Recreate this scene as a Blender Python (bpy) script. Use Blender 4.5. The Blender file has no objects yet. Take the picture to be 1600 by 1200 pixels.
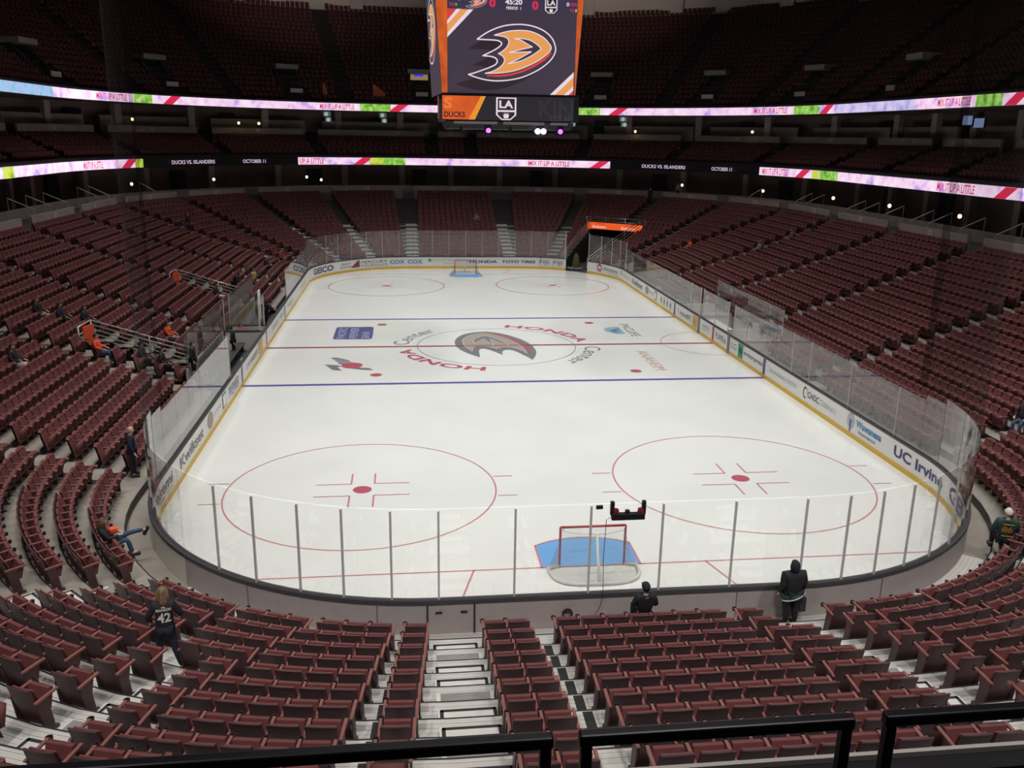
import bpy, bmesh, math, random
import numpy as np
from mathutils import Vector, Matrix
from mathutils.geometry import tessellate_polygon
from mathutils.bvhtree import BVHTree
random.seed(7)
C = bpy.context.scene.collection
SC = bpy.context.scene
PI = math.pi
def R_(d): return math.radians(d)

# ---------------------------------------------------------------- camera
cam_d = bpy.data.cameras.new('camera'); cam = bpy.data.objects.new('camera', cam_d); C.objects.link(cam)
cam_d.sensor_width = 36.0; cam_d.lens = 36.0*1369.92/1600.0; cam_d.clip_end = 400; cam_d.clip_start = .05
CAMP = Vector((-5.0635, -49.2507, 11.7211))
CROT = Matrix.Rotation(-0.121444, 4, 'Z') @ Matrix.Rotation(1.294745, 4, 'X') @ Matrix.Rotation(0.016692, 4, 'Z')
cam.matrix_world = Matrix.Translation(CAMP) @ CROT
SC.camera = cam
CINV = cam.matrix_world.inverted()
def project(p):
    q = CINV @ Vector(p)
    if q.z > -.1: return None
    return (800+1369.92*q.x/-q.z, 600-1369.92*q.y/-q.z, -q.z)

# ---------------------------------------------------------------- world, exposure, lights
w = bpy.data.worlds.new('arena_dark'); SC.world = w; w.use_nodes = True
w.node_tree.nodes['Background'].inputs[0].default_value = (.62, .55, .75, 1)
w.node_tree.nodes['Background'].inputs[1].default_value = .0
SC.view_settings.view_transform = 'Standard'; SC.view_settings.look = 'None'
SC.view_settings.gamma = 1; SC.view_settings.exposure = 0.0; SC.view_settings.use_curve_mapping = False
SC.cycles.max_bounces = 6; SC.cycles.diffuse_bounces = 3; SC.cycles.glossy_bounces = 3
SC.cycles.transparent_max_bounces = 40; SC.cycles.caustics_reflective = False; SC.cycles.caustics_refractive = False
SC.cycles.sample_clamp_indirect = 6
ICE_W = 520.0; SIDE_W = 400.0; NEAR_W = 520.0; AMB_W = 620.0
def area(name, loc, size, power, spread, col, target=None):
    l = bpy.data.lights.new(name, 'AREA'); l.shape = 'SQUARE'; l.size = size; l.energy = power
    l.spread = R_(spread); l.color = col
    o = bpy.data.objects.new(name, l); C.objects.link(o); o.location = loc
    if target:
        o.rotation_euler = (Vector(target)-Vector(loc)).to_track_quat('-Z', 'Y').to_euler()
    return o
for yy in (-27, -18, -9, 0, 9, 18, 27):
    for xx in (-11.5, 11.5):
        area('ice_floodlight', (xx, yy, 27), 1.6, ICE_W, 82, (1, 1, .972), (xx*.42, yy*.95, 0))
for (xx, yy, pw_) in ((-17, -24, 1.0), (-17, -8, 1.0), (-17, 8, .9), (-17, 24, .7), (17, -24, 1.0), (17, -8, 1.0), (17, 8, .9), (17, 24, .7)):
    area('house_light', (xx, yy, 28), 2.0, SIDE_W*pw_, 78, (1, .93, .88), (xx*1.2, yy, 0))
for (yy, pw_) in ((-22, 1.0), (22, 1.3)):
    area('ambient_fill_light', (0, yy, 32), 18.0, AMB_W*pw_, 180, (1, .90, .92))  # added ambient fill over the stands, stands in for bounced light
for xx in (-14, 14):
    area('top_wall_fill_light', (xx, 38, 31), 3.0, 170, 70, (1, .90, .84), (xx*1.3, 66, 31.5))  # added fill to brighten the far top wall, not a real fixture
for (xx, yy) in ((-13, -46), (0, -48), (13, -46)):
    area('house_light', (xx, yy, 26), 2.0, NEAR_W, 80, (1, .93, .88), (xx*.8, yy+13, 0))

# ---------------------------------------------------------------- materials
MATS = {}
def mat(name, col=(.5,.5,.5), rough=.6, metal=0., emit=0., var=0., vscale=4., bump=0., spec=.4, coat=0.):
    if name in MATS: return MATS[name]
    m = bpy.data.materials.new(name); m.use_nodes = True; nt = m.node_tree; b = nt.nodes['Principled BSDF']
    b.inputs['Base Color'].default_value = (*col, 1); b.inputs['Roughness'].default_value = rough
    b.inputs['Metallic'].default_value = metal; b.inputs['Specular IOR Level'].default_value = spec
    b.inputs['Coat Weight'].default_value = coat
    if emit:
        b.inputs['Emission Color'].default_value = (*col, 1); b.inputs['Emission Strength'].default_value = emit
        b.inputs['Base Color'].default_value = (.02, .02, .02, 1)
    if var or bump:
        tc = nt.nodes.new('ShaderNodeTexCoord'); n = nt.nodes.new('ShaderNodeTexNoise')
        n.inputs['Scale'].default_value = vscale; n.inputs['Detail'].default_value = 3
        nt.links.new(tc.outputs['Object'], n.inputs['Vector'])
        if var:
            r = nt.nodes.new('ShaderNodeValToRGB')
            r.color_ramp.elements[0].position = .3; r.color_ramp.elements[1].position = .7
            r.color_ramp.elements[0].color = (*[c*(1-var) for c in col], 1)
            r.color_ramp.elements[1].color = (*[min(1, c*(1+var)) for c in col], 1)
            nt.links.new(n.outputs['Fac'], r.inputs['Fac'])
            nt.links.new(r.outputs['Color'], b.inputs['Emission Color' if emit else 'Base Color'])
        if bump:
            bp_ = nt.nodes.new('ShaderNodeBump'); bp_.inputs['Strength'].default_value = bump
            nt.links.new(n.outputs['Fac'], bp_.inputs['Height']); nt.links.new(bp_.outputs['Normal'], b.inputs['Normal'])
    MATS[name] = m; return m
def clear(name, tint, refl=1.0, rough=.02, body=0., bodycol=(.5,.5,.5)):
    m = bpy.data.materials.new(name); m.use_nodes = True; nt = m.node_tree; nt.nodes.clear()
    out = nt.nodes.new('ShaderNodeOutputMaterial'); mix = nt.nodes.new('ShaderNodeMixShader')
    tr = nt.nodes.new('ShaderNodeBsdfTransparent'); tr.inputs[0].default_value = (*tint, 1)
    gl = nt.nodes.new('ShaderNodeBsdfGlossy'); gl.inputs['Roughness'].default_value = rough
    g = nt.nodes.new('ShaderNodeNewGeometry'); dot = nt.nodes.new('ShaderNodeVectorMath'); dot.operation = 'DOT_PRODUCT'
    nt.links.new(g.outputs['Normal'], dot.inputs[0]); nt.links.new(g.outputs['Incoming'], dot.inputs[1])
    ab = nt.nodes.new('ShaderNodeMath'); ab.operation = 'ABSOLUTE'; nt.links.new(dot.outputs['Value'], ab.inputs[0])
    s = nt.nodes.new('ShaderNodeMath'); s.operation = 'SUBTRACT'; s.inputs[0].default_value = 1; nt.links.new(ab.outputs[0], s.inputs[1])
    p = nt.nodes.new('ShaderNodeMath'); p.operation = 'POWER'; p.inputs[1].default_value = 5; nt.links.new(s.outputs[0], p.inputs[0])
    f = nt.nodes.new('ShaderNodeMath'); f.operation = 'MULTIPLY_ADD'; f.inputs[1].default_value = .9*refl; f.inputs[2].default_value = .04*refl
    nt.links.new(p.outputs[0], f.inputs[0]); nt.links.new(f.outputs[0], mix.inputs[0])
    nt.links.new(tr.outputs[0], mix.inputs[1]); nt.links.new(gl.outputs[0], mix.inputs[2])
    last = mix
    if body:
        d = nt.nodes.new('ShaderNodeBsdfDiffuse'); d.inputs[0].default_value = (*bodycol, 1)
        m2 = nt.nodes.new('ShaderNodeMixShader'); m2.inputs[0].default_value = body
        nt.links.new(mix.outputs[0], m2.inputs[1]); nt.links.new(d.outputs[0], m2.inputs[2]); last = m2
    nt.links.new(last.outputs[0], out.inputs[0]); MATS[name] = m; return m
def stripe_mat(name, c1, c2, scale, rough=.4, metal=.3):
    """aluminium planks: thin dark joints running along the row (radial distance from the boards)"""
    m = bpy.data.materials.new(name); m.use_nodes = True; nt = m.node_tree; b = nt.nodes['Principled BSDF']
    b.inputs['Roughness'].default_value = rough; b.inputs['Metallic'].default_value = metal
    uv = nt.nodes.new('ShaderNodeUVMap'); uv.uv_map = 'rows'
    sp = nt.nodes.new('ShaderNodeSeparateXYZ'); nt.links.new(uv.outputs[0], sp.inputs[0])
    mu = nt.nodes.new('ShaderNodeMath'); mu.operation = 'MULTIPLY'; mu.inputs[1].default_value = scale; nt.links.new(sp.outputs[1], mu.inputs[0])
    fr = nt.nodes.new('ShaderNodeMath'); fr.operation = 'FRACT'; nt.links.new(mu.outputs[0], fr.inputs[0])
    r = nt.nodes.new('ShaderNodeValToRGB'); r.color_ramp.interpolation = 'LINEAR'
    e = r.color_ramp.elements; e[0].position = 0; e[0].color = (*c2, 1); e[1].position = .12; e[1].color = (*c1, 1)
    k = e.new(.45); k.color = (*[c*.92 for c in c1], 1); k = e.new(.9); k.color = (*c1, 1); k = e.new(1.); k.color = (*c2, 1)
    nt.links.new(fr.outputs[0], r.inputs[0])
    n = nt.nodes.new('ShaderNodeTexNoise'); n.inputs['Scale'].default_value = 1.3
    tc = nt.nodes.new('ShaderNodeTexCoord'); nt.links.new(tc.outputs['Object'], n.inputs['Vector'])
    mx = nt.nodes.new('ShaderNodeMix'); mx.data_type = 'RGBA'; mx.blend_type = 'MULTIPLY'
    rr = nt.nodes.new('ShaderNodeValToRGB'); rr.color_ramp.elements[0].color = (.8,.8,.8,1); rr.color_ramp.elements[1].color = (1,1,1,1)
    nt.links.new(n.outputs['Fac'], rr.inputs[0]); mx.inputs[0].default_value = 1
    nt.links.new(r.outputs[0], mx.inputs[6]); nt.links.new(rr.outputs[0], mx.inputs[7]); nt.links.new(mx.outputs[2], b.inputs['Base Color'])
    MATS[name] = m; return m
def led_mat(name, cols, scale, strength):
    m = bpy.data.materials.new(name); m.use_nodes = True; nt = m.node_tree; b = nt.nodes['Principled BSDF']
    b.inputs['Base Color'].default_value = (.01,.01,.01,1)
    tc = nt.nodes.new('ShaderNodeTexCoord'); n = nt.nodes.new('ShaderNodeTexNoise'); n.inputs['Scale'].default_value = scale; n.inputs['Detail'].default_value = 5
    nt.links.new(tc.outputs['Object'], n.inputs['Vector'])
    r = nt.nodes.new('ShaderNodeValToRGB'); e = r.color_ramp.elements
    e[0].position = .3; e[0].color = (*cols[0], 1); e[1].position = .72; e[1].color = (*cols[-1], 1)
    for i, c in enumerate(cols[1:-1]):
        k = e.new(.3+.42*(i+1)/(len(cols)-1)); k.color = (*c, 1)
    nt.links.new(n.outputs['Fac'], r.inputs[0]); nt.links.new(r.outputs[0], b.inputs['Emission Color'])
    b.inputs['Emission Strength'].default_value = strength; MATS[name] = m; return m
M_ICE = mat('ice', (.83, .85, .82), .16, var=.03, vscale=.35, spec=.5)
M_RED = mat('ice_red_paint', (.50, .11, .15), .3); M_BLUE = mat('ice_blue_paint', (.12, .10, .36), .3)
M_REDL = mat('ice_thin_red_paint', (.60, .24, .27), .3)
M_CREASE = mat('crease_blue_paint', (.16, .42, .80), .3); M_GREY = mat('ice_grey_paint', (.20, .21, .22), .3)
M_TAN = mat('logo_tan_paint', (.40, .36, .31), .3); M_CREAM = mat('logo_cream_paint', (.70, .66, .55), .3)
M_BOARD = mat('white_board_plastic', (.82, .81, .79), .35); M_YEL = mat('yellow_kick_plate', (.74, .47, .06), .4)
M_CAP = mat('charcoal_cap_rail', (.06, .06, .065), .5); M_CLAD = mat('grey_cladding', (.42, .37, .37), .6, var=.04)
M_CLADW = mat('white_cladding', (.75, .73, .68), .5)
M_SHELL = mat('maroon_seat_shell', (.085, .040, .044), .45, var=.06, vscale=1.5)
M_FAB = mat('maroon_upholstery', (.165, .052, .052), .75, var=.13, vscale=1.2)
M_ARM = mat('brown_armrest_plastic', (.27, .115, .10), .26); M_METAL = mat('dark_seat_iron', (.035, .02, .022), .5)
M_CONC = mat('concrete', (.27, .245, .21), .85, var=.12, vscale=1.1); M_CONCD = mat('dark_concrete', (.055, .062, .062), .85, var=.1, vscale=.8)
M_ALU = stripe_mat('aluminium_planks', (.74, .73, .69), (.30, .295, .28), 8.5, .42, .15)
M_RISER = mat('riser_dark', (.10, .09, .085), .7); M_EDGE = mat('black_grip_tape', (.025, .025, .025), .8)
M_STEP = mat('aluminium_step', (.70, .69, .66), .45, metal=.1, var=.07, vscale=3); M_MAT = mat('grey_grip_mat', (.26, .25, .245), .8, var=.1)
M_WALL = mat('grey_section_wall', (.33, .29, .27), .8, var=.08, vscale=.7); M_WALLD = mat('brown_suite_wall', (.26, .19, .17), .8, var=.15, vscale=.5)
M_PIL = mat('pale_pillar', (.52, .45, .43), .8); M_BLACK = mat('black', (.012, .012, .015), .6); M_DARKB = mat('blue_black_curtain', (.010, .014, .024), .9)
M_STEEL = mat('brushed_steel', (.62, .61, .58), .3, metal=.9); M_RAILW = mat('pale_handrail', (.72, .68, .62), .35, metal=.3)
M_POST = mat('grey_glass_post', (.62, .63, .62), .4); M_BLKRAIL = mat('black_guard_rail', (.012, .012, .016), .35)
M_GLASS = clear('rink_glass', (.965, .968, .965), 1.35, .0, .045, (.8,.78,.78)); M_NET = clear('protective_netting', (.80, .80, .80), 0.05, .5, .02, (.05,.05,.05))
M_NETEDGE = clear('netting_hem', (.55, .55, .56), 0.02, .5, .1, (.03,.03,.03))
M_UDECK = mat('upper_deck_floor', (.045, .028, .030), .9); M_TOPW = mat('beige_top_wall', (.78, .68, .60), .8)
M_SIGN = mat('pale_section_sign', (.55, .53, .5), .6)
M_WHITE = mat('white_plastic', (.75, .75, .72), .5); M_NETTW = clear('goal_net_mesh', (.86, .86, .85), .02, .5, .10, (.8,.8,.78))
L_PINK = led_mat('led_pink', [(.45,.35,.85), (.95,.62,.9), (1,.78,.95), (1,.9,.95)], 1.1, 1.2)
L_WHITE = led_mat('led_lavender', [(.35,.35,.8), (.7,.62,.95), (.95,.72,.95)], 1.1, 1.1)
L_CYAN = led_mat('led_cyan', [(.2,.5,.5), (.4,.65,.95), (.5,.5,.9)], 1.1, .9)
L_GRN = led_mat('led_green', [(.10,.35,.02), (.35,.8,.1), (.85,.95,.45)], 2.2, .9)
L_YG = led_mat('led_yellow_green', [(.2,.5,0), (.75,.9,.1), (.9,.95,.2)], 1.3, .9)
L_RED = mat('led_red', (.95, .03, .10), emit=.9); L_TXT = mat('led_red_text', (.85, .02, .12), emit=.9); L_WTXT = mat('led_white_text', (.92, .72, .95), emit=.9)
L_ORG = mat('led_orange', (.95, .13, .01), emit=.85, var=.35, vscale=1.5); L_ORG2 = mat('led_light_orange', (1, .38, .08), emit=.95)
L_SCR = mat('led_charcoal', (.060, .040, .066), emit=1.0); L_SCRD = mat('led_dark_shadow', (.028, .017, .024), emit=1.0)
L_LOGO = mat('led_logo_orange', (1, .42, .12), emit=1.0); L_WH = mat('led_white', (1, .86, .96), emit=1.0); L_LRED = mat('led_stripe_red', (.82, .06, .06), emit=1.0)
L_DIM = mat('led_dim_grey', (.055, .05, .065), emit=1.0); L_DIM2 = mat('led_dimmer_grey', (.028, .025, .034), emit=1.0)
L_PURP = mat('purple_lamp_lens', (.55, .10, 1.0), emit=4.0); L_PURPW = mat('white_purple_lens', (.85, .7, 1.0), emit=7.0)
L_WARM = mat('warm_lamp_glass', (1, .72, .32), emit=5.0); L_SPOT = mat('stage_light_lens', (.55, .75, .7), emit=.7)
L_TV = mat('tv_screen_blue', (.30, .42, .75), emit=.6)
L_BANNER = mat('orange_led_banner', (1, .13, .02), emit=1.0)
def ink(name, c): return mat('ink_'+name, c, .45)

# ---------------------------------------------------------------- geometry helpers
def tag(o, label=None, cat=None, group=None, kind=None):
    if label: o['label'] = label
    if cat: o['category'] = cat
    if group: o['group'] = group
    if kind: o['kind'] = kind
    return o
def thing(name, label, cat, loc=(0,0,0), rotz=0, group=None):
    o = bpy.data.objects.new(name, None); C.objects.link(o); o.empty_display_size = .2
    o.location = loc; o.rotation_euler = (0, 0, rotz)
    return tag(o, label, cat, group)
class MB:
    def __init__(s): s.v = []; s.f = []; s.m = []; s.uv = []
    def quad(s, pts, mi=0):
        n = len(s.v); s.v += [tuple(p) for p in pts]; s.f.append(tuple(range(n, n+len(pts)))); s.m.append(mi)
    def box(s, c, size, mi=0, rot=None, off=None, taper=1.):
        hx, hy, hz = size[0]/2, size[1]/2, size[2]/2; n = len(s.v)
        for z in (-hz, hz):
            t = taper if z > 0 else 1
            for x, y in ((-hx,-hy), (hx,-hy), (hx,hy), (-hx,hy)):
                p = Vector((x*t, y*t, z))
                if rot: p = rot @ p
                p = p+Vector(c); s.v.append(tuple(p))
        for f in ((3,2,1,0), (4,5,6,7), (0,1,5,4), (1,2,6,5), (2,3,7,6), (3,0,4,7)):
            s.f.append(tuple(n+i for i in f)); s.m.append(mi)
    def tube(s, pts, r, n=8, mi=0, cap=True):
        pts = [Vector(p) for p in pts]; rings = []
        rr = r if isinstance(r, (list, tuple)) else [r]*len(pts)
        for i, p in enumerate(pts):
            d = (pts[min(i+1, len(pts)-1)]-pts[max(i-1, 0)])
            if d.length < 1e-9: d = Vector((0,0,1))
            d.normalize(); a = Vector((0,0,1)) if abs(d.z) < .9 else Vector((1,0,0))
            e1 = d.cross(a).normalized(); e2 = d.cross(e1)
            base = len(s.v)
            for k in range(n):
                t = 2*PI*k/n; s.v.append(tuple(p+(e1*math.cos(t)+e2*math.sin(t))*rr[i]))
            rings.append(base)
        for i in range(len(rings)-1):
            for k in range(n):
                k2 = (k+1) % n; s.f.append((rings[i]+k, rings[i]+k2, rings[i+1]+k2, rings[i+1]+k)); s.m.append(mi)
        if cap:
            s.f.append(tuple(rings[0]+k for k in range(n))); s.m.append(mi)
            s.f.append(tuple(rings[-1]+k for k in reversed(range(n)))); s.m.append(mi)
    def lathe(s, prof, c=(0,0,0), n=16, mi=0):
        rings = []
        for r, z in prof:
            rings.append(len(s.v))
            for k in range(n): s.v.append((c[0]+r*math.cos(2*PI*k/n), c[1]+r*math.sin(2*PI*k/n), c[2]+z))
        for i in range(len(rings)-1):
            for k in range(n):
                k2 = (k+1) % n; s.f.append((rings[i]+k, rings[i]+k2, rings[i+1]+k2, rings[i+1]+k)); s.m.append(mi)
    def prism(s, poly, ax, depth, mi=0):
        """poly in 2D; ax maps (a,b,c)->xyz"""
        n = len(poly); b = len(s.v)
        for c in (0, depth):
            for a_, b_ in poly: s.v.append(tuple(ax(a_, b_, c)))
        s.f.append(tuple(b+i for i in range(n))); s.m.append(mi)
        s.f.append(tuple(b+n+i for i in reversed(range(n)))); s.m.append(mi)
        for i in range(n):
            j = (i+1) % n; s.f.append((b+i, b+j, b+n+j, b+n+i)); s.m.append(mi)
    def build(s, name, mats, parent=None, bevel=0., smooth=False, fix=True):
        me = bpy.data.meshes.new(name); me.from_pydata(s.v, [], s.f)
        if not isinstance(mats, (list, tuple)): mats = [mats]
        for m in mats: me.materials.append(m)
        if len(mats) > 1: me.polygons.foreach_set('material_index', s.m)
        if fix and len(s.f) < 60000:
            bm = bmesh.new(); bm.from_mesh(me); bmesh.ops.recalc_face_normals(bm, faces=bm.faces); bm.to_mesh(me); bm.free()
        if smooth: me.polygons.foreach_set('use_smooth', [True]*len(me.polygons))
        me.update()
        o = bpy.data.objects.new(name, me); C.objects.link(o)
        if parent: o.parent = parent
        if bevel:
            b = o.modifiers.new('bevel', 'BEVEL'); b.width = bevel; b.segments = 2; b.limit_method = 'ANGLE'
        return o

# boards curve ------------------------------------------------------------
RC = 8.53; AL = RC*PI/2; PERIM = 2*43.9+2*8.84+4*AL
SEG = [(21.95,'L1'), (AL,'C1'), (8.84,'F'), (AL,'C2'), (43.9,'R'), (AL,'C3'), (8.84,'N'), (AL,'C4'), (21.95,'L2')]
def bp(S, off=0.):
    s = S % PERIM
    for l, n in SEG:
        if s <= l+1e-9: break
        s -= l
    if n == 'L1': p = (-12.95, s); nn = (-1, 0)
    elif n == 'L2': p = (-12.95, -21.95+s); nn = (-1, 0)
    elif n == 'F': p = (-4.42+s, 30.48); nn = (0, 1)
    elif n == 'R': p = (12.95, 21.95-s); nn = (1, 0)
    elif n == 'N': p = (4.42-s, -30.48); nn = (0, -1)
    else:
        cx, cy, a0 = {'C1':(-4.42,21.95,180), 'C2':(4.42,21.95,90), 'C3':(4.42,-21.95,0), 'C4':(-4.42,-21.95,-90)}[n]
        a = math.radians(a0)-s/RC; nn = (math.cos(a), math.sin(a)); p = (cx+RC*nn[0], cy+RC*nn[1])
    return Vector((p[0]+nn[0]*off, p[1]+nn[1]*off)), Vector(nn)
def sLS(y): return y
def sC1(t): return 21.95+(90-t)/90*AL
def sF(x): return 35.349+x+4.42
def sC2(t): return 44.189+t/90*AL
def sRS(y): return 57.588+21.95-y
def sC3(t): return 101.488+(90-t)/90*AL
def sN(x): return 114.887+4.42-x
def sC4(t): return 123.727+t/90*AL
def Ssteps(a, b, step):
    """sample S from a to b, with all segment ends kept"""
    brk = []; acc = 0
    for k in range(-1, 3):
        acc = k*PERIM
        for l, _ in SEG: brk.append(acc); acc += l
    out = [a]
    n = max(1, int(math.ceil((b-a)/step)))
    for i in range(1, n): out.append(a+(b-a)*i/n)
    out += [x for x in brk if a < x < b]; out.append(b); out.sort()
    res = [out[0]]
    for x in out[1:]:
        if x-res[-1] > 1e-4: res.append(x)
    return res
def sweep(mb, prof, a, b, step=.7, mi=0, closed=False, caps=False):
    """prof: list of (offset, z); sweeps along the boards curve from S=a to S=b"""
    ss = Ssteps(a, b, step); base = len(mb.v); n = len(prof)
    for S in ss:
        for d, z in prof:
            p, _ = bp(S, d); mb.v.append((p.x, p.y, z))
    for i in range(len(ss)-1):
        for k in range(n if closed else n-1):
            k2 = (k+1) % n; A = base+i*n+k; B = base+i*n+k2
            mb.f.append((A, B, B+n, A+n)); mb.m.append(mi)
    if caps:
        mb.f.append(tuple(base+k for k in range(n))); mb.m.append(mi)
        mb.f.append(tuple(base+(len(ss)-1)*n+k for k in reversed(range(n)))); mb.m.append(mi)
def ringlen_map(off):
    """own arc length at an offset ring -> base S"""
    k = (RC+off)/RC
    acc = 0; tab = []
    s = 0
    for l, n in SEG:
        L = l*(k if n[0] == 'C' else 1); tab.append((acc, acc+L, s, s+l)); acc += L; s += l
    def f(x):
        x = x % acc
        for a, b, c, d in tab:
            if x <= b: return c+(x-a)/(b-a)*(d-c)
        return 0
    return f
# text / polygon placement -------------------------------------------------
TXT = {}
def text2d(s, bold=0., sp=1.):
    key = (s, bold, sp)
    if key in TXT: return TXT[key]
    cu = bpy.data.curves.new('t', 'FONT'); cu.body = s; cu.size = 1; cu.offset = bold; cu.space_character = sp; cu.fill_mode = 'FRONT'; cu.resolution_u = 3
    o = bpy.data.objects.new('t', cu); C.objects.link(o); bpy.context.view_layer.update()
    me = bpy.data.meshes.new_from_object(o.evaluated_get(bpy.context.evaluated_depsgraph_get()))
    v = [tuple(x.co[:2]) for x in me.vertices]; f = [tuple(p.vertices) for p in me.polygons]
    bpy.data.objects.remove(o); bpy.data.curves.remove(cu); bpy.data.meshes.remove(me)
    TXT[key] = (v, f); return v, f
def put_text(name, s, w_, h_, mp, m, parent, bold=0., sp=1., slant=0.):
    v, f = text2d(s, bold, sp); xs = [a for a, b in v]; ys = [b for a, b in v]
    x0, x1, y0, y1 = min(xs), max(xs), min(ys), max(ys); mb = MB()
    mb.v = [tuple(mp((a-x0)/(x1-x0)*w_-w_/2+slant*(b-(y0+y1)/2)*h_, (b-y0)/(y1-y0)*h_-h_/2)) for a, b in v]; mb.f = f; mb.m = [0]*len(f)
    return mb.build(name, m, parent, fix=False)
def polyfaces(pts):
    tri = tessellate_polygon([[Vector((x, y, 0)) for x, y in pts]]); return [tuple(t) for t in tri]
def put_poly(mb, pts, mp, mi=0):
    n = len(mb.v); mb.v += [tuple(mp(x, y)) for x, y in pts]
    for t in polyfaces(pts): mb.f.append(tuple(n+i for i in t)); mb.m.append(mi)
def put_stroke(mb, pts, wd, mp, mi=0, closed=True):
    n = len(pts)
    rng = range(n if closed else n-1)
    for i in rng:
        a = Vector(pts[i]); b = Vector(pts[(i+1) % n]); d = (b-a)
        if d.length < 1e-9: continue
        d.normalize(); q = Vector((-d.y, d.x))*wd/2; e = d*wd*.3
        mb.quad([mp(*(a-e+q)), mp(*(a-e-q)), mp(*(b+e-q)), mp(*(b+e+q))], mi)
def smoothpts(pts, sharp, n=4):
    """Catmull-Rom through pts, corners kept at the indices in sharp"""
    out = []; N = len(pts)
    for i in range(N):
        p0, p1, p2, p3 = (Vector(pts[(i+k) % N]) for k in (-1, 0, 1, 2))
        if i in sharp: p0 = p1
        if (i+1) % N in sharp: p3 = p2
        for k in range(n):
            t = k/n
            out.append(tuple(.5*((2*p1)+(p2-p0)*t+(2*p0-5*p1+4*p2-p3)*t*t+(3*p1-p0-3*p2+p3)*t**3)))
    return out
OUT = [(150,340),(300,240),(450,170),(600,125),(750,105),(900,103),(1050,125),(1200,175),(1320,250),(1400,340),(1440,440),(1445,520),(1400,620),(1320,710),(1200,800),(1050,880),(900,940),(750,975),(600,995),(450,1000),(300,985),(150,950),(10,900),(120,870),(250,825),(370,780),(450,740),(480,700),(475,660),(440,630),(370,610),(245,600),(330,560),(430,510),(510,460),(550,415),(540,385),(490,360),(400,350),(300,347)]
INN = [(430,275),(560,235),(700,205),(850,195),(1000,205),(1130,245),(1250,310),(1330,390),(1375,460),(1350,520),(1290,580),(1180,660),(1050,730),(900,795),(750,840),(600,865),(450,878),(285,880),(400,850),(500,800),(570,740),(600,680),(590,630),(550,590),(500,565),(560,530),(620,480),(660,420),(670,370),(650,330),(600,300),(520,285)]
EYE = [(770,325),(900,325),(1020,350),(1120,405),(1210,480),(1110,555),(990,625),(850,685),(665,725),(790,670),(920,600),(1045,530),(680,545),(860,500),(1060,455),(960,400),(870,350)]
STR = [(315,905),(500,905),(700,880),(900,825),(1080,740),(1250,630),(1370,530),(1375,560),(1280,660),(1120,760),(930,850),(720,910),(520,935),(315,925)]
OUT = smoothpts(OUT, {0, 22, 31}); INN = smoothpts(INN, {0, 17, 24}); EYE = smoothpts(EYE, {0, 4, 8, 11, 12, 14}); STR = smoothpts(STR, {0, 13, 6})
def duck_logo(parent, mp, mats, lift, stroke=20, names='duck_foot_emblem', shadow=None):
    """mp(x,y,h); x,y in logo units centred; h = layer"""
    c = lambda P: [(x-730, 550-y) for x, y in P]
    dk, wh, org, rd = mats
    if shadow:
        mb = MB(); put_poly(mb, [(x-170+.12*y, y-150) for x, y in c(OUT)], lambda x, y: mp(x, y, lift*.5)); mb.build('emblem_shadow', shadow, parent, fix=False)
    mb = MB(); put_poly(mb, c(OUT), lambda x, y: mp(x, y, lift)); mb.build(names, dk, parent, fix=False)
    mb = MB(); put_poly(mb, c(INN), lambda x, y: mp(x, y, lift*2)); mb.build('emblem_face', org, parent, fix=False)
    mb = MB(); put_poly(mb, c(STR), lambda x, y: mp(x, y, lift*2)); mb.build('emblem_stripe', rd, parent, fix=False)
    mb = MB(); put_poly(mb, c(EYE), lambda x, y: mp(x, y, lift*3)); mb.build('emblem_arrow', dk, parent, fix=False)
    if wh:
        mb = MB()
        if stroke > 15: put_stroke(mb, c(OUT), stroke, lambda x, y: mp(x, y, lift*3))
        put_stroke(mb, c(INN), stroke*.75, lambda x, y: mp(x, y, lift*3.5)); put_stroke(mb, c(EYE), stroke*.7, lambda x, y: mp(x, y, lift*4))
        mb.build('emblem_outline', wh, parent, fix=False)
def shield(parent, mp, mats, lift):
    fr, fill = mats  # LA shield in a unit box -0.5..0.5
    P = [(-.5,.5),(.5,.5),(.5,-.28),(.22,-.5),(-.22,-.5),(-.5,-.28)]; Q = [(x*.86, y*.9) for x, y in P]
    mb = MB(); put_poly(mb, P, lambda x, y: mp(x, y, lift)); mb.build('shield', fr, parent, fix=False)
    mb = MB(); put_poly(mb, [(-.42,.45),(.42,.45),(.42,-.06),(-.42,-.06)], lambda x, y: mp(x, y, lift*2)); put_poly(mb, [(-.42,-.14),(.42,-.14),(.42,-.26),(.2,-.45),(-.2,-.45),(-.42,-.26)], lambda x, y: mp(x, y, lift*2)); mb.build('shield_field', fill, parent, fix=False)
    put_text('shield_letters', 'LA', .68, .34, lambda x, y: mp(x, y+.2, lift*3), fr, parent, bold=.03)
    mb = MB(); put_poly(mb, [(-.15,-.2),(-.1,-.28),(-.06,-.17),(0,-.27),(.06,-.17),(.1,-.28),(.15,-.2),(.11,-.42),(-.11,-.42)], lambda x, y: mp(x, y, lift*3)); mb.build('shield_crown', fr, parent, fix=False)

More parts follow.
